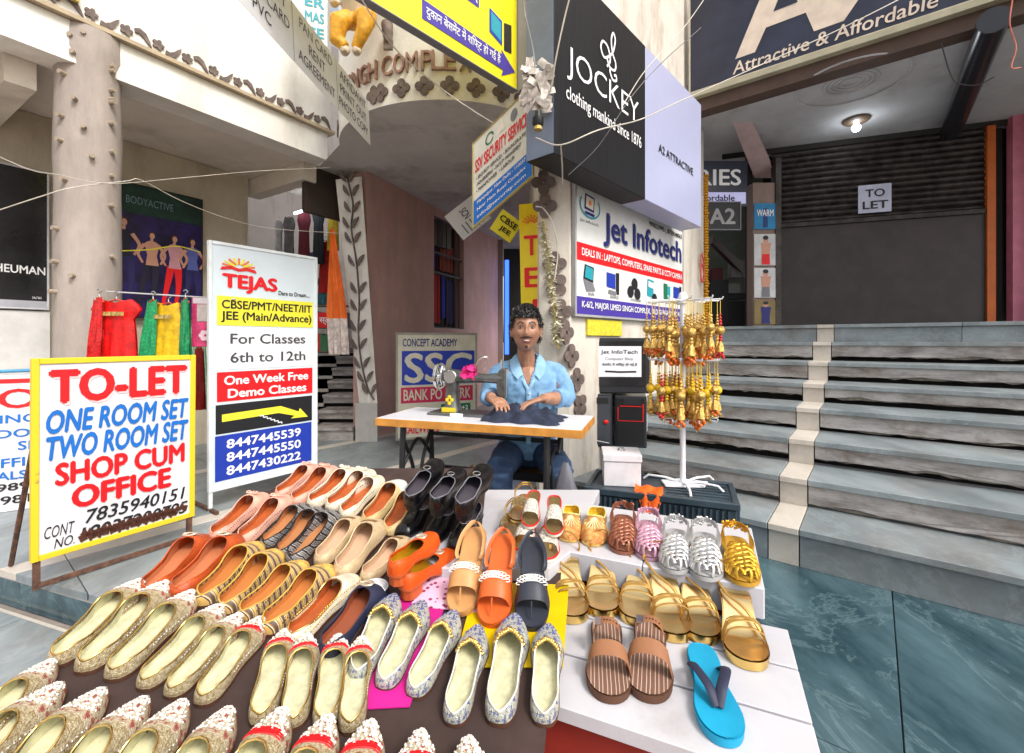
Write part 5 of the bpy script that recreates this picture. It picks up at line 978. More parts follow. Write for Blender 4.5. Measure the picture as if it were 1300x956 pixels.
EMB = mat('gold_embroidery', (.62,.53,.34), .45, .25, c2=(.38,.27,.13), vs=130, fac=(.42,.58), bump=.8, bs=400); EMR = mat('red_gold_embroidery', (.66,.56,.38), .5, .15, c2=(.42,.09,.07), vs=90, fac=(.4,.5), bump=.8, bs=400)
EMS = mat('silver_blue_embroidery', (.60,.60,.50), .45, .2, c2=(.10,.13,.32), vs=110, fac=(.40,.48), bump=.8, bs=400); PEARL = mat('pearl', (.78,.74,.68), .18, .1); GB = mat('polished_gold', (.83,.56,.18), .2, 1, var=.1)
def bands(name, cols, sc=30, axis='Y', dist=2.0):
    m = mat(name, cols[0], .5); N = m.node_tree.nodes; wv = N.new('ShaderNodeTexWave'); wv.bands_direction = axis; wv.inputs['Scale'].default_value = sc; wv.inputs['Distortion'].default_value = dist; wv.inputs['Detail'].default_value = 2
    m.node_tree.links.new([n for n in N if n.type == 'TEX_COORD'][0].outputs['Object'], wv.inputs['Vector']); rp = N.new('ShaderNodeValToRGB'); rp.color_ramp.interpolation = 'CONSTANT'
    while len(rp.color_ramp.elements) < len(cols): rp.color_ramp.elements.new(.5)
    for i, c in enumerate(cols): rp.color_ramp.elements[i].position = i/len(cols); rp.color_ramp.elements[i].color = (*c, 1)
    m.node_tree.links.new(wv.outputs['Color'], rp.inputs[0]); m.node_tree.links.new(rp.outputs[0], N['Principled BSDF'].inputs['Base Color']); return m
def pearls(o, sp): studs(o, sp, PEARL, [(rnd.uniform(.75,.97), rnd.uniform(-.9,.9)) for _ in range(120)], .0026, 'pearl_cluster'); studs(o, sp, PEARL, [(t, sg*x) for t in [.3+.03*i for i in range(14)] for sg in (-1,1) for x in (.985,)], .0018, 'pearl_edging')
def redlines(o, sp):
    pearls(o, sp)
    for k in range(4): MB().tube(arch(sp, .70+.02*k, .70+.02*k, .001, 8, .8), .0015, 5).build('red_stripe', K['red'], o)
def collar(o, sp): studs(o, sp, GB, [(sp.tv-.02+.012*abs(i-7)*-.9+.012, (i-7)/7*.85) for i in range(15)] + [(sp.tv+.006-.01*abs(i-7), (i-7)/7*.88) for i in range(15)], .0045, 'gold_bead_collar'); studs(o, sp, P('blue_bead', 70,80,150), [(rnd.uniform(.74,.95), rnd.uniform(-.85,.85)) for _ in range(60)], .0016, 'blue_bead_work')
def buckle(o, sp): c = sp.P(sp.tv+.05, .0)+V(0,0,.002); MB().tube([c+V(.012*math.cos(a), .009*math.sin(a)*1.0, .003) for a in [2*math.pi*i/14 for i in range(15)]], .0018, 6).build('buckle_ring', CHROME, o, smooth=60)
def knot(o, sp):
    for k in range(3): c = sp.P(sp.tv+.03+.03*k, .0)+V(0,0,.002); MB().tube([c+V((.016-.002*k)*math.cos(a), .007*math.sin(a), .002) for a in [2*math.pi*i/12 for i in range(13)]], .002, 6).build('metal_ornament', P('pale_metal', 225,205,180, metal=.6, rough=.3), o, smooth=60)
def stripedtoe(o, sp):
    for k in range(7): MB().tube(arch(sp, .8+.025*k, .8+.025*k, .0006, 8, .9), .0016, 5).build('white_stripe', K['white'], o)
J = dict(toe='point', tv=.655, hb=.062, hl=.42, ht=.02, curl=.008)
STY = {}
def sty(k, *a, **kw): STY[k] = (a, kw)
def mk():
    S_ = Shoe
    jl = 'cream jutti with pearl crusted toe at the street edge of stall'
    yield 'jutti', closed('embroidered_jutti', jl, 'cream pearl juttis', EMB, LEC, GB, RUB, S_(**J), EMR, .7, deco=pearls)
    yield 'juttir', closed('embroidered_jutti', 'cream jutti with red stripes across its pearl toe', 'red striped juttis', EMB, LEC, GB, RUB, S_(**J), EMR, .7, deco=redlines)
    yield 'bead', closed('beaded_jutti', 'silver and blue pointed jutti with a gold bead collar', 'gold collared juttis', EMS, LEC, PEARL, RUB, S_(**J), deco=collar)
    tan = P('tan_leather', 188, 84, 42, rough=.42, var=.25, vs=18, bump=.25, bs=220); yield 'tan', closed('tan_loafer', 'tan leather flat with white metal ornament beside the painted board', 'tan ornament flats', tan, P('tan_inner', 196, 122, 84, rough=.5), tan, RUB, S_('round', .7), deco=knot)
    pk = P('pink_leather', 222, 168, 148, rough=.48, var=.2, vs=20, bump=.25, bs=220); yield 'pink', closed('pink_ballet_flat', 'dusty pink ballet flat with bow and tan lining', 'pink bow flats', pk, LEB, pk, RUB, S_('round', .7), deco=lambda o, s: (bow(pk)(o, s), holes(o, s)))
    yield 'stripe', closed('woven_print_flat', 'ochre and black zigzag print flat with tan lining', 'zigzag print flats', bands('zigzag_print', [(.6,.38,.12),(.06,.04,.03),(.72,.6,.4),(.35,.17,.05),(.1,.07,.05)], 16), P('tan_inner2', 192, 122, 66, rough=.5), P('gold_edge', 200,160,70), RUB, S_('round', .68), P('mustard_toe', 222, 176, 92, var=.35, vs=60), .8, deco=holes)
    yield 'bw', closed('monochrome_flat', 'black and white patterned flat with tan lining', 'black and white flats', bands('mono_print', [(.03,.03,.035),(.5,.48,.45),(.03,.03,.035),(.2,.19,.19)], 22, 'DIAGONAL', 5), P('tan_inner3', 186, 126, 82, rough=.5), BLACK, RUB, S_('round', .7), deco=holes)
    wh = P('cream_leather', 226, 214, 190, rough=.48, var=.2, vs=20, bump=.3, bs=200); yield 'white', closed('cream_ballet_flat', 'cream ballet flat with thin bow in the back row', 'cream bow flats', wh, LEB, wh, RUB, S_('round', .7), deco=lambda o, s: (bow(wh)(o, s), holes(o, s)))
    yield 'teal', closed('teal_print_flat', 'cream flat with teal wave print toe beside black pumps', 'teal wave flats', P('sand_leather', 205, 180, 130), LEB, P('sand_leather', 205, 180, 130), RUB, S_('round', .68), bands('teal_wave', [(.75,.76,.7),(.12,.3,.32),(.75,.76,.7)], 30, 'Y', 4), .68)
    bg_ = P('beige_leather', 205, 180, 142, rough=.4, var=.22, vs=16, bump=.25, bs=180); yield 'beige', closed('beige_lace_flat', 'shiny beige flat with laced vamp and pale insole', 'beige laced flats', bg_, P('pale_insole', 205, 170, 140), bg_, RUB, S_('round', .66, hb=.075), deco=lace(P('lace_brown', 120,90,60)))
    yield 'stud', closed('studded_flat', 'cream flat edged all round with gold studs', 'studded flats', wh, LEB, GB, RUB, S_('round', .68), deco=lambda o, s: studs(o, s, GB, [(t, sg*x) for t in [.06+.028*i for i in range(33)] for sg in (-1,1) for x in (.98,.9)], .0024, 'gold_studs'))
    nv = P('navy_canvas', 40, 44, 66, rough=.6); yield 'navy', closed('navy_striped_flat', 'navy flat with white striped toe and silver chain', 'navy flats', nv, P('brown_inner', 150, 82, 56), nv, RUB, S_('round', .66), deco=lambda o, s: (stripedtoe(o, s), knot(o, s)))
    orr = P('orange_leather', 214, 84, 26, rough=.4); yield 'orange', closed('orange_wedge', 'orange wedge with gold lining and knot beside the magenta cloth', 'orange wedges', orr, P('gold_lining', 215, 165, 40, metal=.6, rough=.35), orr, P('orange_sole', 196, 90, 45), S_('round', .62, hb=.06, lift=.032, hl=.8), deco=knot)
    bk = P('black_leather', 20, 20, 23, rough=.25, var=.3, bump=.15, bs=160); yield 'black', closed('black_court_shoe', 'black leather court shoe with square toe on white box', 'black court shoes', bk, P('grey_insole', 70, 64, 72), P('grey_piping', 110,110,115), BLACK, S_('square', .58, hb=.06, ht=.03, lift=.026, hl=.8), deco=buckle)
    yield 'yel', closed('golden_jutti', 'gold jutti with yellow quilted lining on the white box', 'golden juttis', mat('gold_orange_embroidery', (.78,.5,.16), .35, .5, c2=(.6,.22,.06), vs=60, bump=.6, bs=300), P('yellow_quilt', 232, 196, 60, rough=.5, var=.3, vs=90, bump=.6, bs=150), P('pale_gold', 235,220,150), GB, S_('round', .62), deco=lambda o, s: [MB().tube([s.P(.68,0)+V(0,0,.001), s.P(.68+.2*math.cos(R(a)), .75*math.sin(R(a)))+V(0,0,.001)], .0014, 5).build('star_thread', P('cream_thread', 236,220,170), o) for a in range(-90, 91, 20)])
    # open shoes
    for key, c_, lab in (('slide_t', (190,138,86), 'tan slide'), ('slide_o', (204,92,38), 'orange slide'), ('slide_b', (44,48,58), 'dark navy slide')):
        m = P(key, *c_, rough=.5, var=.15); s = S_('round', .68, lift=.012, th=.012); o = thing('slide_sandal', lab + ' with silver chain straps leaning on the white box', 'sandal', V(0,0,0)); s.sole_mesh().build('sole', m, o, smooth=40); s.insole_mesh(.97).build('insole', m, o, smooth=60)
        mb = MB(); mb.grid([arch(s, t, None, .0, 12) for t in (.60,.66,.72,.78,.83)]); mb.build('vamp_strap', m, o, smooth=60); MB().tube(arch(s, .6, None, .002, 12), .002, 6).build('strap_edge', m, o)
        for t in (.63, .67): 
            for i in range(1, 10): p = s.P(t, -1+.2*i)+V(0,0,.002); MB().tube([p+V(.0065*math.cos(a), .004*math.sin(a), 0) for a in [2*math.pi*j/8 for j in range(9)]], .0012, 4).build('chain_link', P('white_chain', 230,226,220, rough=.3), o)
        for sg in (-1,1): MB().tube(spline([s.P(.45, sg*.99), V(sg*.034,.1,.04), V(sg*.03,.05,.045), V(sg*.012,.012,.05), V(0,.006,.05)], 5), [(.006,.0018)]*21, 6).build('heel_strap', m, o, smooth=60)
        MB().tube([s.P(.93,0)+V(0,0,-.012), s.P(.84,0)], .0022, 6).build('toe_post', m, o); yield key, o
    for key, c_, mt, lab in (('wov_c', (150,92,70), .5, 'copper'), ('wov_p', (200,150,170), .35, 'pink'), ('wov_s', (205,205,205), .8, 'silver'), ('wov_g', (222,168,60), .9, 'gold')):
        m = P(key, *c_, rough=.28, metal=mt); ins = P(key+'_in', *[int(x*.85) for x in c_], rough=.5); s = S_('round', .6, hb=.07, ht=.03, lift=.012, th=.01); o = thing('woven_sandal', lab + ' woven strap sandal with beaded heel strap on the white box', 'sandal', V(0,0,0), lab + ' woven sandals'); s.sole_mesh().build('sole', ins, o, smooth=40); s.insole_mesh(.97).build('insole', ins, o, smooth=60)
        for k in range(8):
            for sg in (-1, 1):
                pts = []
                for i in range(13):
                    xf = sg*(-1+2*i/12); t = .52 + .064*k + .16*(i/12-.5)
                    if .5 <= t <= .985: pts.append(s.P(t, xf*.998) + V(0,0,.0015*(1 if (i+k) % 2 else -.3)))
                if len(pts) > 2: MB().tube(pts, [(.0036,.0013)]*len(pts), 6, flat=(0,1,0)).build('woven_strip', m, o, smooth=60)
        for f_ in (0, 1, 2):
            pts = [s.P(.5+.03*f_, -.99)] + [V(-.038+.004*f_,.085-.0*f_,.045), V(-.031,.035,.055+.004*f_), V(-.016,.008,.06+.004*f_), V(.0,.001,.06+.004*f_), V(.016,.008,.06+.004*f_), V(.031,.035,.055+.004*f_), V(.038-.004*f_,.085,.045)] + [s.P(.5+.03*f_, .99)]
            MB().tube(spline(pts, 4), .002, 6).build('ankle_strap', m, o, smooth=60)
        mb = MB()
        for i in range(34): a = R(200+140*rnd.random()); mb.ball(V(.033*math.cos(a), .036+.036*math.sin(a), .048+.024*rnd.random()), .0042, 6)
        kind(mb.build('bead_trim', m, o, smooth=60), 'stuff'); MB().prism([V(x, y, 0) for x, y in [(-.024,.01),(-.028,.06),(.028,.06),(.024,.01)]], (0,0,.014)).build('heel_block', ins, o); yield key, o
    gi = mat('gold_insole', (.85,.62,.28), .22, .9); lt = P('pale_gold_strap', 205, 162, 90, rough=.3, metal=.7)
    s = S_('round', .68, lift=.055, th=.02, hb=.075); o = thing('golden_heel', 'gold heeled sandal with ankle strap on the white planks', 'sandal', V(0,0,0), 'gold heeled sandals'); s.sole_mesh(th=.02).build('platform_sole', GB, o, smooth=40); s.insole_mesh(.97).build('insole', gi, o, smooth=60)
    for t, t2 in ((.66,.72),(.70,.74),(.72,.66),(.77,.79)): MB().tube(arch(s, t, t2, .001, 10), [(.0042,.0014)]*11, 6, flat=(0,1,0)).build('toe_strap', lt, o, smooth=60)
    MB().tube(spline([s.P(.66,-.99), V(-.012,.125,.07), V(.018,.09,.085), V(.034,.045,.098)], 5), .0032, 6).build('cross_strap', lt, o, smooth=60)
    MB().tube(spline([V(.036*math.cos(a), .03-.022*math.sin(a), .105+.036*math.sin(a)) for a in [2*math.pi*i/14 for i in range(15)]], 3), [(.004,.0018)]*43, 6, flat=(0,0,1)).build('ankle_strap', lt, o, smooth=60); MB().box((.034,.024,.096),(.04,.036,.112)).build('buckle', GB, o)
    mb = MB(); rows = [[V(sg*.026, y, s.z0(y/SL)+.0), V(sg*.029, y, s.z0(y/SL)+.03)] for sg in (1,) for y in (.01,)]
    for sg in (-1,1): MB().tube([V(sg*.026,.03,s.z0(.1)), V(sg*.034,.035,.1)], [(.004,.0015)]*2, 6).build('back_strap', lt, o)
    MB().prism([V(x, y, 0) for x, y in [(-.018,.012),(-.022,.05),(.022,.05),(.018,.012),(0,.006)]], (0,0,.057)).build('block_heel', GB, o, bevel=.003); yield 'heel', o
    s = S_('round', .66, th=.008); o = thing('golden_flat_sandal', 'flat gold sandal with glitter band on the white box', 'sandal', V(0,0,0), 'gold flat sandals'); s.sole_mesh().build('sole', GB, o, smooth=40); s.insole_mesh(.97).build('insole', gi, o, smooth=60); GL = mat('gold_glitter', (.8,.6,.3), .3, .8, c2=(.35,.22,.08), vs=200, bump=1, bs=500)
    MB().grid([arch(s, t, None, .0, 12) for t in (.62,.68,.75,.82)]).build('vamp_band', GL, o, smooth=60)
    for dz in (0,.008): MB().tube(spline([s.P(.48,-.99), V(-.036,.06,.04+dz), V(-.02,.012,.05+dz), V(0,.004,.05+dz), V(.02,.012,.05+dz), V(.036,.06,.04+dz), s.P(.48,.99)], 4), .0026, 6).build('heel_strap', GB, o, smooth=60)
    yield 'goldflat', o
    s = S_('round', .62, th=.009); o = thing('red_edged_sandal', 'mirror gold slipper with red edge and white band', 'slipper', V(0,0,0), 'red edged slippers'); s.sole_mesh().build('sole', P('white_sole', 225,215,200), o, smooth=40); s.insole_mesh(.97).build('insole', gi, o, smooth=60); r = [V(sg*1.0*s.w(t), t*SL, s.z0(t)+.004) for sg, tt in ((1, TS), (-1, TS[::-1])) for t in tt]; MB().tube(r, .0026, 6).build('red_edge', K['red'], o, smooth=60)
    MB().grid([arch(s, t, None, .0, 12) for t in (.58,.66,.75,.84)]).build('band', mat('pearl_band', (.75,.68,.58), .4, vs=150, var=.5, bump=.8, bs=200), o, smooth=60); yield 'redge', o
    br = P('brown_strap_leather', 142, 96, 66, rough=.55); s = S_('round', .66, th=.014, hb=.08); o = thing('brown_sandal', 'brown cork sandal with striped band and buckled strap', 'sandal', V(0,0,0), 'brown buckled sandals'); s.sole_mesh().build('sole', RUB, o, smooth=40); s.insole_mesh(.97).build('insole', bands('striped_suede', [(.18,.09,.06),(.55,.45,.36),(.25,.12,.08),(.18,.09,.06)], 22, 'X', .3), o, smooth=60)
    MB().grid([arch(s, t, None, .0, 12) for t in (.36,.42,.47)]).build('instep_strap', br, o, smooth=60); MB().grid([arch(s, t, None, .0, 12) for t in (.68,.74,.8)]).build('toe_strap', br, o, smooth=60); p = s.P(.42,.6); MB().box((p.x-.008,p.y-.012,p.z),(p.x+.008,p.y+.012,p.z+.004)).build('buckle', CHROME, o)
    for i in range(5): studs(o, s, P('hole_dark', 70,35,25), [(.42, -.6+.2*i)], .002, 'strap_hole')
    yield 'brown', o
    s = S_('round', .66, th=.014); o = thing('blue_flip_flop', 'turquoise flip-flop with dark navy straps on white planks', 'flip-flop', V(0,0,0)); s.sole_mesh().build('sole', P('turq', 20,150,190), o, smooth=40); s.insole_mesh(.99).build('footbed', P('turq', 20,150,190), o, smooth=60)
    for sg in (-1,1): MB().tube(spline([s.P(.3, sg*.95)-V(0,0,.02), V(sg*.03,.11,.04), V(sg*.012,.16,.04), V(0,.185,.02)], 5), [(.010,.004)]*16, 8, flat=(1,0,0)).build('toe_strap', nv, o, smooth=60)
    yield 'flop', o
PRO = dict(mk())
placed = {}
def put(k, Ph, Pt, nrm, xs=1, zl=None, label=None, flip=False):
    y = (Pt-Ph); y = Matrix.Rotation(rnd.uniform(-.045,.045),3,'Z') @ y; L_ = y.length; y = y/L_; z = (nrm - y*nrm.dot(y)).normalized(); x = y.cross(z); sc = L_/SL*rnd.uniform(.975,1.02)
    M = Matrix((x*sc*xs*(-1 if flip else 1), y*sc, z*min(1.1, max(.85, sc)))).transposed().to_4x4(); M.translation = Ph
    if k not in placed: placed[k] = 1; PRO[k].matrix_world = M; o = PRO[k]
    else: o = copy_tree(PRO[k], None, M)
    if label: o['label'] = label
    return o
def onL(k, h_, t_, xs=1.02, **kw):
    a, n = surfL(*h_); b, n2 = surfL(*t_); L_ = (b-a).length; f = max(.215, min(.27, L_))/L_; b = a + (b-a)*f; put(k, a + n*.001, b + n2*.001, (n+n2).normalized(), xs, **kw)
for k, h_, t_ in (
('jutti',(69, 850),(184, 748)),('jutti',(105, 859),(220, 748)),('jutti',(141, 868),(252, 761)),('jutti',(180, 880),(281, 777)),('jutti',(215, 890),(306, 787)),('juttir',(255, 900),(332, 795)),('tan',(186, 764),(269, 683)),('tan',(222, 765),(305, 685)),('pink',(270, 690),(336, 632)),('pink',(306, 695),(365, 635)),('stripe',(255, 774),(330, 696)),('stripe',(282, 785),(352, 707)),('stripe',(306, 792),(389, 720)),('stripe',(336, 810),(418, 726)),('bw',(336, 698),(388, 647)),('bw',(356, 713),(411, 651)),('bw',(370, 720),(429, 656)),('pink',(353, 635),(400, 595)),('pink',(373, 645),(424, 597)),('white',(394, 648),(449, 601)),('white',(418, 653),(473, 601)),('white',(436, 662),(487, 610)),('teal',(465, 671),(512, 616)),('teal',(493, 683),(527, 625)),('beige',(405, 722),(458, 662)),('beige',(432, 739),(485, 669)),('beige',(462, 744),(515, 688)),('stud',(368, 823),(456, 738)),('navy',(411, 841),(486, 744)),):
    onL(k, h_, t_)
for h_, t_ in (((452,868),(503,765)), ((486,880),(540,771)), ((524,890),(577,783)), ((575,925),(612,804)), ((632,925),(657,792)), ((690,925),(698,804)), ((330,925),(361,810)), ((372,930),(391,826)), ((412,930),(423,841)), ((445,935),(455,845))):
    onL('bead' if h_[0] > 446 or t_[0] > 480 else 'juttir', h_, t_, .95)
onL('jutti', (-75,990), (52,872))
for k in range(10):
    t_ = V(-.86 + .088*k, .885 - .012*k, hs(.86)+.002); put('jutti' if k < 5 else 'juttir', t_ + V(-.004*(4-k), -.25, -.03), t_, V(0,-.12,1), .95)
UP = V(0,0,1)
def zat_(px, py, z): return hit(px, py, V(0,0,z), UP)
a = zat_(499,748,.555); b = a + V(.07,.21,.03); put('orange', a, b, V(0,-.1,1), .95); a2 = zat_(505,768,.513); put('orange', a2 + V(.01,.01,0), a2 + V(.10,.22,.02), V(0,-.1,1), .95)
for i, (hp, tp, mp) in enumerate((((521,653),(558,589),(511,684)), ((552,659),(582,601),(545,693)), ((585,665),(615,598),(576,703)))):
    mt = zat_(*mp, .551); mh = mt + V(.05,.235,0); put('black', mh, mt, UP, .98)
    h_ = at(*hp, mt.y + .02); d_ = ray(*tp); t_ = None
    A = d_.dot(d_); e = CAM - h_; B_ = 2*d_.dot(e); C_ = e.dot(e) - .25**2; D = B_*B_ - 4*A*C_
    t_ = CAM + d_*((-B_ + max(0, D)**.5)/(2*A)); put('black', h_ + V(0,0,.0), t_, V(0,-.4,1), .98)
for k, hp, tp in (('slide_t',(607,678),(589,786)), ('slide_o',(643,687),(629,801)), ('slide_b',(677,691),(673,807))):
    t_, n = surfL(*tp); t_ = t_ + n*.006; h_ = at(*hp, t_.y + .235); put(k, h_, t_, V(0,.3,1), 1.0)
for k, tp, hx in (('yel',(721,690),726), ('yel',(755,694),759), ('wov_c',(790,704),791), ('wov_p',(824,714),823), ('wov_s',(861,731),859), ('wov_s',(899,738),894), ('wov_g',(943,745),932)):
    t_ = zat_(*tp, .5515); r = (hx-650)/F; y = t_.y + .235; h_ = V(r*y, y, .5515); put(k, h_, t_, UP, 1.06)
for hp, tp in (((718,698),(727,792)), ((765,698),(766,786)), ((816,719),(807,795)), ((839,725),(854,815)), ((880,733),(898,821)), ((930,742),(947,851))):
    t_ = zat_(*tp, .4615); d_ = V((hp[0]-650)/F, 1, 0); y = t_.y + .185; h_ = V(d_.x*y, y, .4615); h_ = t_ + (h_ - t_).normalized()*.235; put('heel', h_, t_, UP, 1.22)
a = zat_(646,690,.551); put('goldflat', a + V(.03,.24,.0), a, UP, .95); put('goldflat', a + V(.06,.25,.055), a + V(.035,.02,.05), V(0,-.1,1), .95)
for tp in ((664,704),(694,716)): a = zat_(*tp, .551); a.y = max(a.y, 1.25); put('redge', a + V(.03,.23,.0), a, UP, .9); put('redge', a + V(.045,.25,.09), a + V(.02,.05,.05), V(0,-.2,1), .85)
for px in (769, 826): t_ = zat_(px, 792, .4615); h_ = V((px+2-650)/F*(t_.y-.25), t_.y-.25, .4615); put('brown', t_, h_, UP, 1.12)
t_ = zat_(888, 826, .4615); put('flop', t_, V(.36, t_.y-.24, .4615), UP, 1.0)
# ---------------- the tailor
mo = V(.09, 2.62, 0)
man = thing('person', 'person in light blue denim shirt and jeans sewing behind the white table', 'person', mo)
SKIN = mat('brown_skin', (.40, .205, .125), .45, c2=(.31, .15, .09), vs=25, bump=.05, bs=300); LIP = mat('lip_skin', (.33, .12, .095), .4); HAIRM = mat('black_hair', (.008, .007, .007), .38, vs=40, var=.3); BEARD = mat('beard_shadow', (.06, .03, .022), .6, vs=200, var=.5)
HC = V(-.013, -.12, 1.222)                        # head centre in the local frame
def gau(x, z, cx, cz, sx_, sz_): return math.exp(-((x-cx)/sx_)**2 - ((z-cz)/sz_)**2)
def headpt(az, el):                                # az 0 = front
    cz_ = math.sin(el); cr = math.cos(el); v = cz_; z = .118*v; k = 1.02 if v > -.05 else 1.02 - .24*((-.05-v)/.95)**1.6
    x = .0765*cr**.86*math.sin(az)*k if cr > 0 else 0; y = -.093*cr**.8*math.cos(az) if cr > 0 else 0
    if y > 0: y *= 1.08; y *= 1 if v > -.3 else max(.25, 1 + (v+.3)*.9)
    else: y *= 1 if v > -.2 else 1 - .12*(-.2-v)
    if math.cos(az) > .0 and cr > .02:
        f = max(0, math.cos(az))**.5; ax = abs(x)
        d_ = .024*gau(x,z,0,-.024,.0125,.017) + .013*gau(x,z,0,.005,.0085,.024) + .006*gau(ax,z,.013,-.03,.008,.008) - .010*gau(ax,z,.032,.010,.017,.0115) + .005*gau(ax,z,.032,.031,.022,.008) + .004*gau(ax,z,.043,-.02,.018,.016) + .0065*gau(x,z,0,-.052,.024,.0055) + .007*gau(x,z,0,-.066,.02,.006) - .004*gau(x,z,0,-.059,.026,.0028) - .003*gau(x,z,0,-.079,.02,.006) + .008*gau(x,z,0,-.098,.018,.012) - .003*gau(ax,z,.033,-.056,.006,.012)
        y -= d_*f
    return HC + V(x, y, z)
def limb(pts, rs, n=14): return (spline([Vector(p) for p in pts], 4), None) if False else ([Vector(p) for p in pts], rs)
bm_ = MB()
rows = []
for i in range(57):
    el = -math.pi/2 + math.pi*i/56; rows.append([headpt(2*math.pi*j/72, el) for j in range(72)])
bm_.grid(rows, closed=True)
def T(pts, rs, n=14): bm_.tube(spline(pts, 3), [rs[min(len(rs)-1, i//3)] + (rs[min(len(rs)-1, i//3+1)]-rs[min(len(rs)-1, i//3)])*(i % 3)/3 for i in range((len(pts)-1)*3+1)], n)
T([HC+V(0,.03,-.05), HC+V(0,.055,-.11), V(-.005,-.03,1.03), V(0,-.01,.96)], [.046,.047,.052,.072])
T([V(0,0,1.0), V(0,-.01,.9), V(0,0,.75)], [.09,.12,.11])
for sg in (-1, 1): T([V(sg*.03,0,1.005), V(sg*.1,.0,1.0), V(sg*.165,.0,.975)], [.05,.048,.045])
for sg in (-1, 1): bm_.ball(HC + V(sg*.079, .008, -.004), (.012,.02,.032), 14); bm_.ball(HC + V(sg*.081, .0, -.03), (.008,.009,.012), 10)
def arm(sh, el_, wr): T([sh, (sh+el_)/2, el_], [.046,.044,.038]); T([el_, el_*.55+wr*.45, wr], [.041,.038,.026])
def hand(wr, fwd, side, up, curl=.5, thumb=1):
    fwd, side, up = fwd.normalized(), side.normalized(), up.normalized(); c = wr + fwd*.045
    bm_.tube([wr - fwd*.01, wr + fwd*.02, wr + fwd*.05, wr + fwd*.085], [(.026,.019),(.034,.016),(.040,.0145),(.038,.012)], 16, flat=side)
    for k, (o_, L_) in enumerate(((-.03,.062),(-.0105,.076),(.0095,.082),(.0295,.074))):
        b = wr + fwd*.082 + side*o_; f = fwd; pts = [b - fwd*.012]; p = b; a = curl*.35
        for q in (.42,.32,.26):
            dv = (fwd*math.cos(a) - up*math.sin(a) + side*o_*2).normalized(); p = p + dv*L_*q; pts.append(p); a += curl*.55
        bm_.tube(spline(pts, 3), [.0092 - .00025*i for i in range(10)], 10); bm_.ball(pts[-1], .0066, 8)
    s = side*thumb; b = wr + fwd*.022 + s*.026; bm_.tube(spline([b - s*.012, b + s*.014 + fwd*.014, b + s*.022 + fwd*.036 - up*.008, b + s*.018 + fwd*.058 - up*.014], 3), [.0125,.0125,.012,.0115,.011,.0105,.0105,.010,.009,.008], 10)
# the hand beyond the cloth reaches across; the other one guides the seam
shL, elL, wrL = V(.16,.0,.985), V(.212,-.10,.845), V(.07,-.235,.858)
shR, elR, wrR = V(-.16,.0,.985), V(-.218,-.09,.855), V(-.195,-.235,.862)
arm(shL, elL, wrL); arm(shR, elR, wrR)
hand(wrL, V(-.09,-.06,-.016), V(.35,-.85,.1), V(.12,.1,1), .55, -1)
hand(wrR, V(.055,-.09,-.022), V(.85,.5,0), V(.1,.15,1), .8, 1)
me = bm_.mesh('body', SKIN); tmp = link('tmp', me); md = tmp.modifiers.new('r', 'REMESH'); md.mode = 'VOXEL'; md.voxel_size = .0033; s2 = tmp.modifiers.new('s', 'SMOOTH'); s2.iterations = 3; s2.factor = .5
bpy.context.view_layer.update(); me = bpy.data.meshes.new_from_object(tmp.evaluated_get(bpy.context.evaluated_depsgraph_get())); bpy.data.objects.remove(tmp); me.name = 'body'
me.materials.clear()
for m_ in (SKIN, LIP, BEARD): me.materials.append(m_)
for f in me.polygons:
    f.use_smooth = True; c = f.center - HC
    if c.y < -.05 and abs(c.z) < .13:
        ax = abs(c.x); z = c.z
        if ax < .026 - .0*z and -.073 < z < -.0475 and ax < .026*(1 - ((z+.060)/.016)**2)**.5 if abs((z+.060)/.016) < 1 else False: f.material_index = 1
        elif ax < .034 and -.0475 < z < -.040 + .004*(1-ax/.034) - .12*max(0, ax-.02): f.material_index = 2
        elif ax < .007 and -.098 < z < -.086: f.material_index = 2
        elif .012 < ax < .052 and abs(z - (.0315 + .006*math.sin((ax-.012)/.04*math.pi) - .004*(ax > .045))) < .0052: f.material_index = 2
link('body', me, man)
EYW = mat('eye_white', (.5,.47,.44), .15, var=.02); EYB = mat('eye_dark', (.012,.008,.006), .08)
for sg in (-1, 1):
    c = HC + V(sg*.0315, -.0722, .0085); e = MB().ball(c, (.0125,.0118,.0044), 16).build('eye', EYW, man, smooth=60); MB().ball(c + V(-.0005,-.0092,0), (.0062,.0036,.0046), 12).build('iris', EYB, e, smooth=60)
    MB().tube(spline([c + V(sg*-.0145,-.0045,.0005), c + V(sg*-.006,-.0115,.0066), c + V(sg*.005,-.0115,.0066), c + V(sg*.0145,-.003,.001)], 4), .0013, 6).build('eyelid', BEARD, man, smooth=60)
MB().ball(HC + V(0,-.0985,-.0585), (.016,.006,.0032), 16).build('teeth', P('tooth_white', 225,215,200), man, smooth=60)
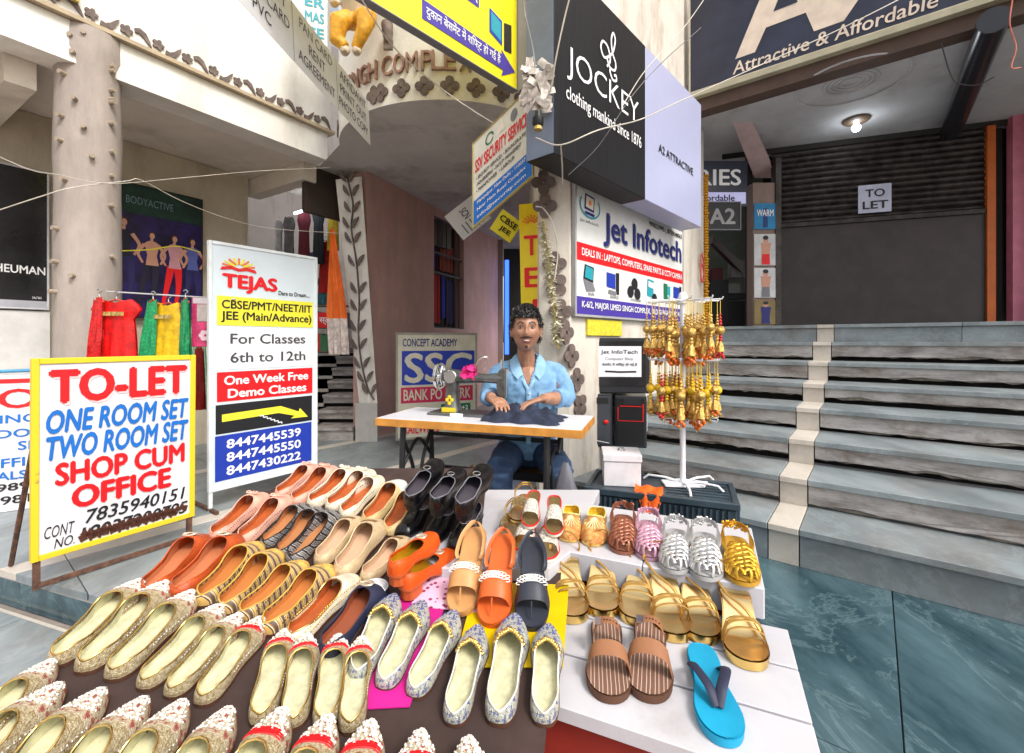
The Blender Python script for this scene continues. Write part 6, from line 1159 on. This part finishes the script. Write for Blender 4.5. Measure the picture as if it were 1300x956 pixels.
# hair: a curly mop
hm = MB(); rows = []
for i in range(18):
    el = R(2) + (math.pi/2-R(2))*i/17
    rows.append([HC + (headpt(2*math.pi*j/40, max(el, R(38) if math.cos(2*math.pi*j/40) > .45 else el - R(24)*(math.cos(2*math.pi*j/40) < -.1))) - HC)*1.12 + V(0,.006,.006) for j in range(40)])
hm.grid(rows, closed=True)
for i in range(1700):
    az = rnd.uniform(0, 2*math.pi); fr_ = math.cos(az); lo = R(33) if fr_ > .5 else (R(8) if fr_ > .0 else R(-28)); el = lo + (math.pi/2-lo)*rnd.random()**1.15
    p = headpt(az, el); n = (p - HC).normalized(); s = n.orthogonal().normalized(); s = Matrix.Rotation(rnd.uniform(0,6.28),3,n) @ s; t = n.cross(s); L_ = rnd.uniform(.012,.028)*(1.2 if el > R(45) else .8); tw = rnd.uniform(3,6); r_ = rnd.uniform(.006,.012)
    hm.tube([p*1 + n*(.003 + L_*k/5) + s*r_*math.sin(tw*k/5) + t*r_*math.cos(tw*k/5) - V(0,0,.006*(k/5)**2) for k in range(6)], [.0024,.0025,.0024,.0022,.0018,.0008], 4)
hm.build('hair', HAIRM, man, smooth=70)
# shirt
DEN = mat('light_blue_denim', (.22,.40,.60), .85, c2=(.13,.27,.45), vs=14, fac=(.35,.65), bump=.25, bs=500); DEN2 = mat('denim_fold', (.24,.43,.62), .8, vs=18, bump=.2, bs=500)
bm_ = MB(); rows = []
for z, a, b, yo in ((.50,.17,.125,.02),(.58,.165,.128,.015),(.68,.165,.13,.005),(.78,.17,.132,-.002),(.87,.178,.134,-.008),(.93,.176,.128,-.008),(.985,.162,.11,-.002),(1.02,.13,.092,.006),(1.045,.1,.08,.01),(1.072,.07,.068,.006),(1.082,.06,.06,.004)):
    rows.append([V(a*abs(math.cos(q))**.8*(1 if math.cos(q) > 0 else -1) + .004*math.sin(9*q + z*30), yo + b*abs(math.sin(q))**.85*(1 if math.sin(q) > 0 else -1) + .004*math.sin(7*q+z*40), z + (.018*math.sin(q) if z > 1 else 0)) for q in [2*math.pi*j/40 for j in range(40)]])
bm_.grid(rows, closed=True); bm_.f += [tuple(range(40))[::-1], tuple(len(bm_.v)-40+k for k in range(40))]; bm_.m += [0, 0]
for sh, e_, w_, fr in ((shL, elL, wrL, .42), (shR, elR, wrR, .62)):
    i_ = V(0,0,.0); s0 = V(sh.x*.62, sh.y, sh.z+.01); end = e_ + (w_-e_)*fr
    T([s0, sh + V(0,0,-.005), (sh+e_)/2 + V(.012*(1 if sh.x > 0 else -1),0,0), e_, e_*.6+end*.4, end], [.054,.055,.053,.05,.048,.045], 18)
    d_ = (end - e_).normalized(); bm_.tube([end - d_*.03, end - d_*.02, end + d_*.004, end + d_*.008], [.049,.0515,.0505,.045], 18)
me = bm_.mesh('shirt', DEN); tmp = link('tmp', me); md = tmp.modifiers.new('r', 'REMESH'); md.mode = 'VOXEL'; md.voxel_size = .006; s2 = tmp.modifiers.new('s', 'SMOOTH'); s2.iterations = 2
tx_ = bpy.data.textures.new('folds', 'CLOUDS'); tx_.noise_scale = .07; dm = tmp.modifiers.new('d', 'DISPLACE'); dm.texture = tx_; dm.strength = .02; dm.mid_level = .5; dm.texture_coords = 'LOCAL'
bpy.context.view_layer.update(); me = bpy.data.meshes.new_from_object(tmp.evaluated_get(bpy.context.evaluated_depsgraph_get())); bpy.data.objects.remove(tmp); me.name = 'shirt'
# open neckline: drop the faces in a V below the throat
bm = bmesh.new(); bm.from_mesh(me)
cf = [(f, f.calc_center_median()) for f in bm.faces]
bmesh.ops.delete(bm, geom=[f for f, c in cf if (c.y < -.02 and c.z > .90 and abs(c.x + .003) < (c.z - .90)*.33 + .001) or (c.z > 1.07 and c.xy.length < .055)], context='FACES')
bm.to_mesh(me); bm.free(); me.polygons.foreach_set('use_smooth', [True]*len(me.polygons)); me.materials.clear(); me.materials.append(DEN); shirt = link('shirt', me, man)
for sg in (-1, 1):
    pts = [V(sg*.05,.06,1.095), V(sg*.064,.0,1.085), V(sg*.056,-.045,1.06), V(sg*.042,-.085,1.02), V(sg*.03,-.118,.975)]; low_ = [V(sg*.075,.07,1.062), V(sg*.098,.0,1.05), V(sg*.102,-.055,1.028), V(sg*.09,-.105,.985), V(sg*.058,-.14,.95)]
    a_, b_ = spline(pts, 4), spline(low_, 4); mb = MB().grid([[p, (p+q)/2 + V(0,-.004,.006), q] for p, q in zip(a_, b_)]); mb.build('collar', DEN2, shirt, smooth=70)
    MB().tube(spline([V(sg*.035,-.112,.965), V(sg*.02,-.142,.93), V(.0,-.148,.895)], 4), [(.009,.003)]*9, 6, flat=(1,0,0)).build('neck_facing', DEN2, shirt, smooth=60)
MB().tube(spline([V(.0,-.148,.90), V(.002,-.152,.82), V(0,-.15,.72), V(0,-.142,.6)], 4), [(.013,.003)]*13, 8, flat=(1,0,0)).build('placket', DEN2, shirt, smooth=60)
for z in (.875, .80, .725): MB().ball(V(.002,-.1575,z), (.0055,.003,.0055), 10).build('button', P('button_grey', 190,195,205), shirt, smooth=60)
MB().grid([[V(.055+.075*i/6, -.150+.010*(i/6)**2 + (.0 if j else -.002), .80+.095*j/5 - (.012 if j == 0 and 0 < i < 6 else 0)) for i in range(7)] for j in range(6)]).build('pocket', DEN2, shirt, smooth=60); MB().box((.115,-.158,.868),(.133,-.150,.874)).build('pocket_tag', P('orange_tag', 215,120,50), shirt)
# jeans
bm_ = MB(); JN = mat('blue_jeans', (.045,.085,.17), .85, c2=(.025,.05,.11), vs=16, bump=.3, bs=400)
bm_.ball(V(0,.05,.52), (.175,.15,.1), 18)
for sg in (-1, 1): T([V(sg*.085,.05,.52), V(sg*.12,-.14,.52), V(sg*.155,-.28,.50)], [.092,.085,.072], 16); T([V(sg*.155,-.28,.50), V(sg*.15,-.25,.28), V(sg*.14,-.22,.09)], [.072,.06,.056], 16)
me = bm_.mesh('jeans', JN); tmp = link('tmp', me); md = tmp.modifiers.new('r', 'REMESH'); md.mode = 'VOXEL'; md.voxel_size = .009; s2 = tmp.modifiers.new('s', 'SMOOTH'); s2.iterations = 3; dm = tmp.modifiers.new('d', 'DISPLACE'); dm.texture = tx_; dm.strength = .016; dm.texture_coords = 'LOCAL'
bpy.context.view_layer.update(); me = bpy.data.meshes.new_from_object(tmp.evaluated_get(bpy.context.evaluated_depsgraph_get())); bpy.data.objects.remove(tmp); me.polygons.foreach_set('use_smooth', [True]*len(me.polygons)); me.materials.clear(); me.materials.append(JN); me.name = 'jeans'; link('jeans', me, man)
for sg in (-1, 1): MB().tube(spline([V(sg*.14,-.17,.045), V(sg*.14,-.25,.04), V(sg*.145,-.36,.028)], 3), [(.036,.038),(.04,.036),(.044,.03),(.045,.028),(.044,.024),(.04,.022),(.025,.018)], 12, flat=(1,0,0)).build('shoe', P('grey_trainer', 120,125,140), man, smooth=60)
o = thing('stool', 'plain wooden stool under the seated person', 'stool', mo + V(0,.08,0)); MB().box((-.17,-.15,.39),(.17,.17,.42)).build('seat', P('stool_wood', 130,90,55), o, bevel=.006)
for x in (-.14,.14):
    for y in (-.12,.14): MB().box((x-.018,y-.018,0),(x+.018,y+.018,.389)).build('leg', P('stool_wood', 130,90,55), o)
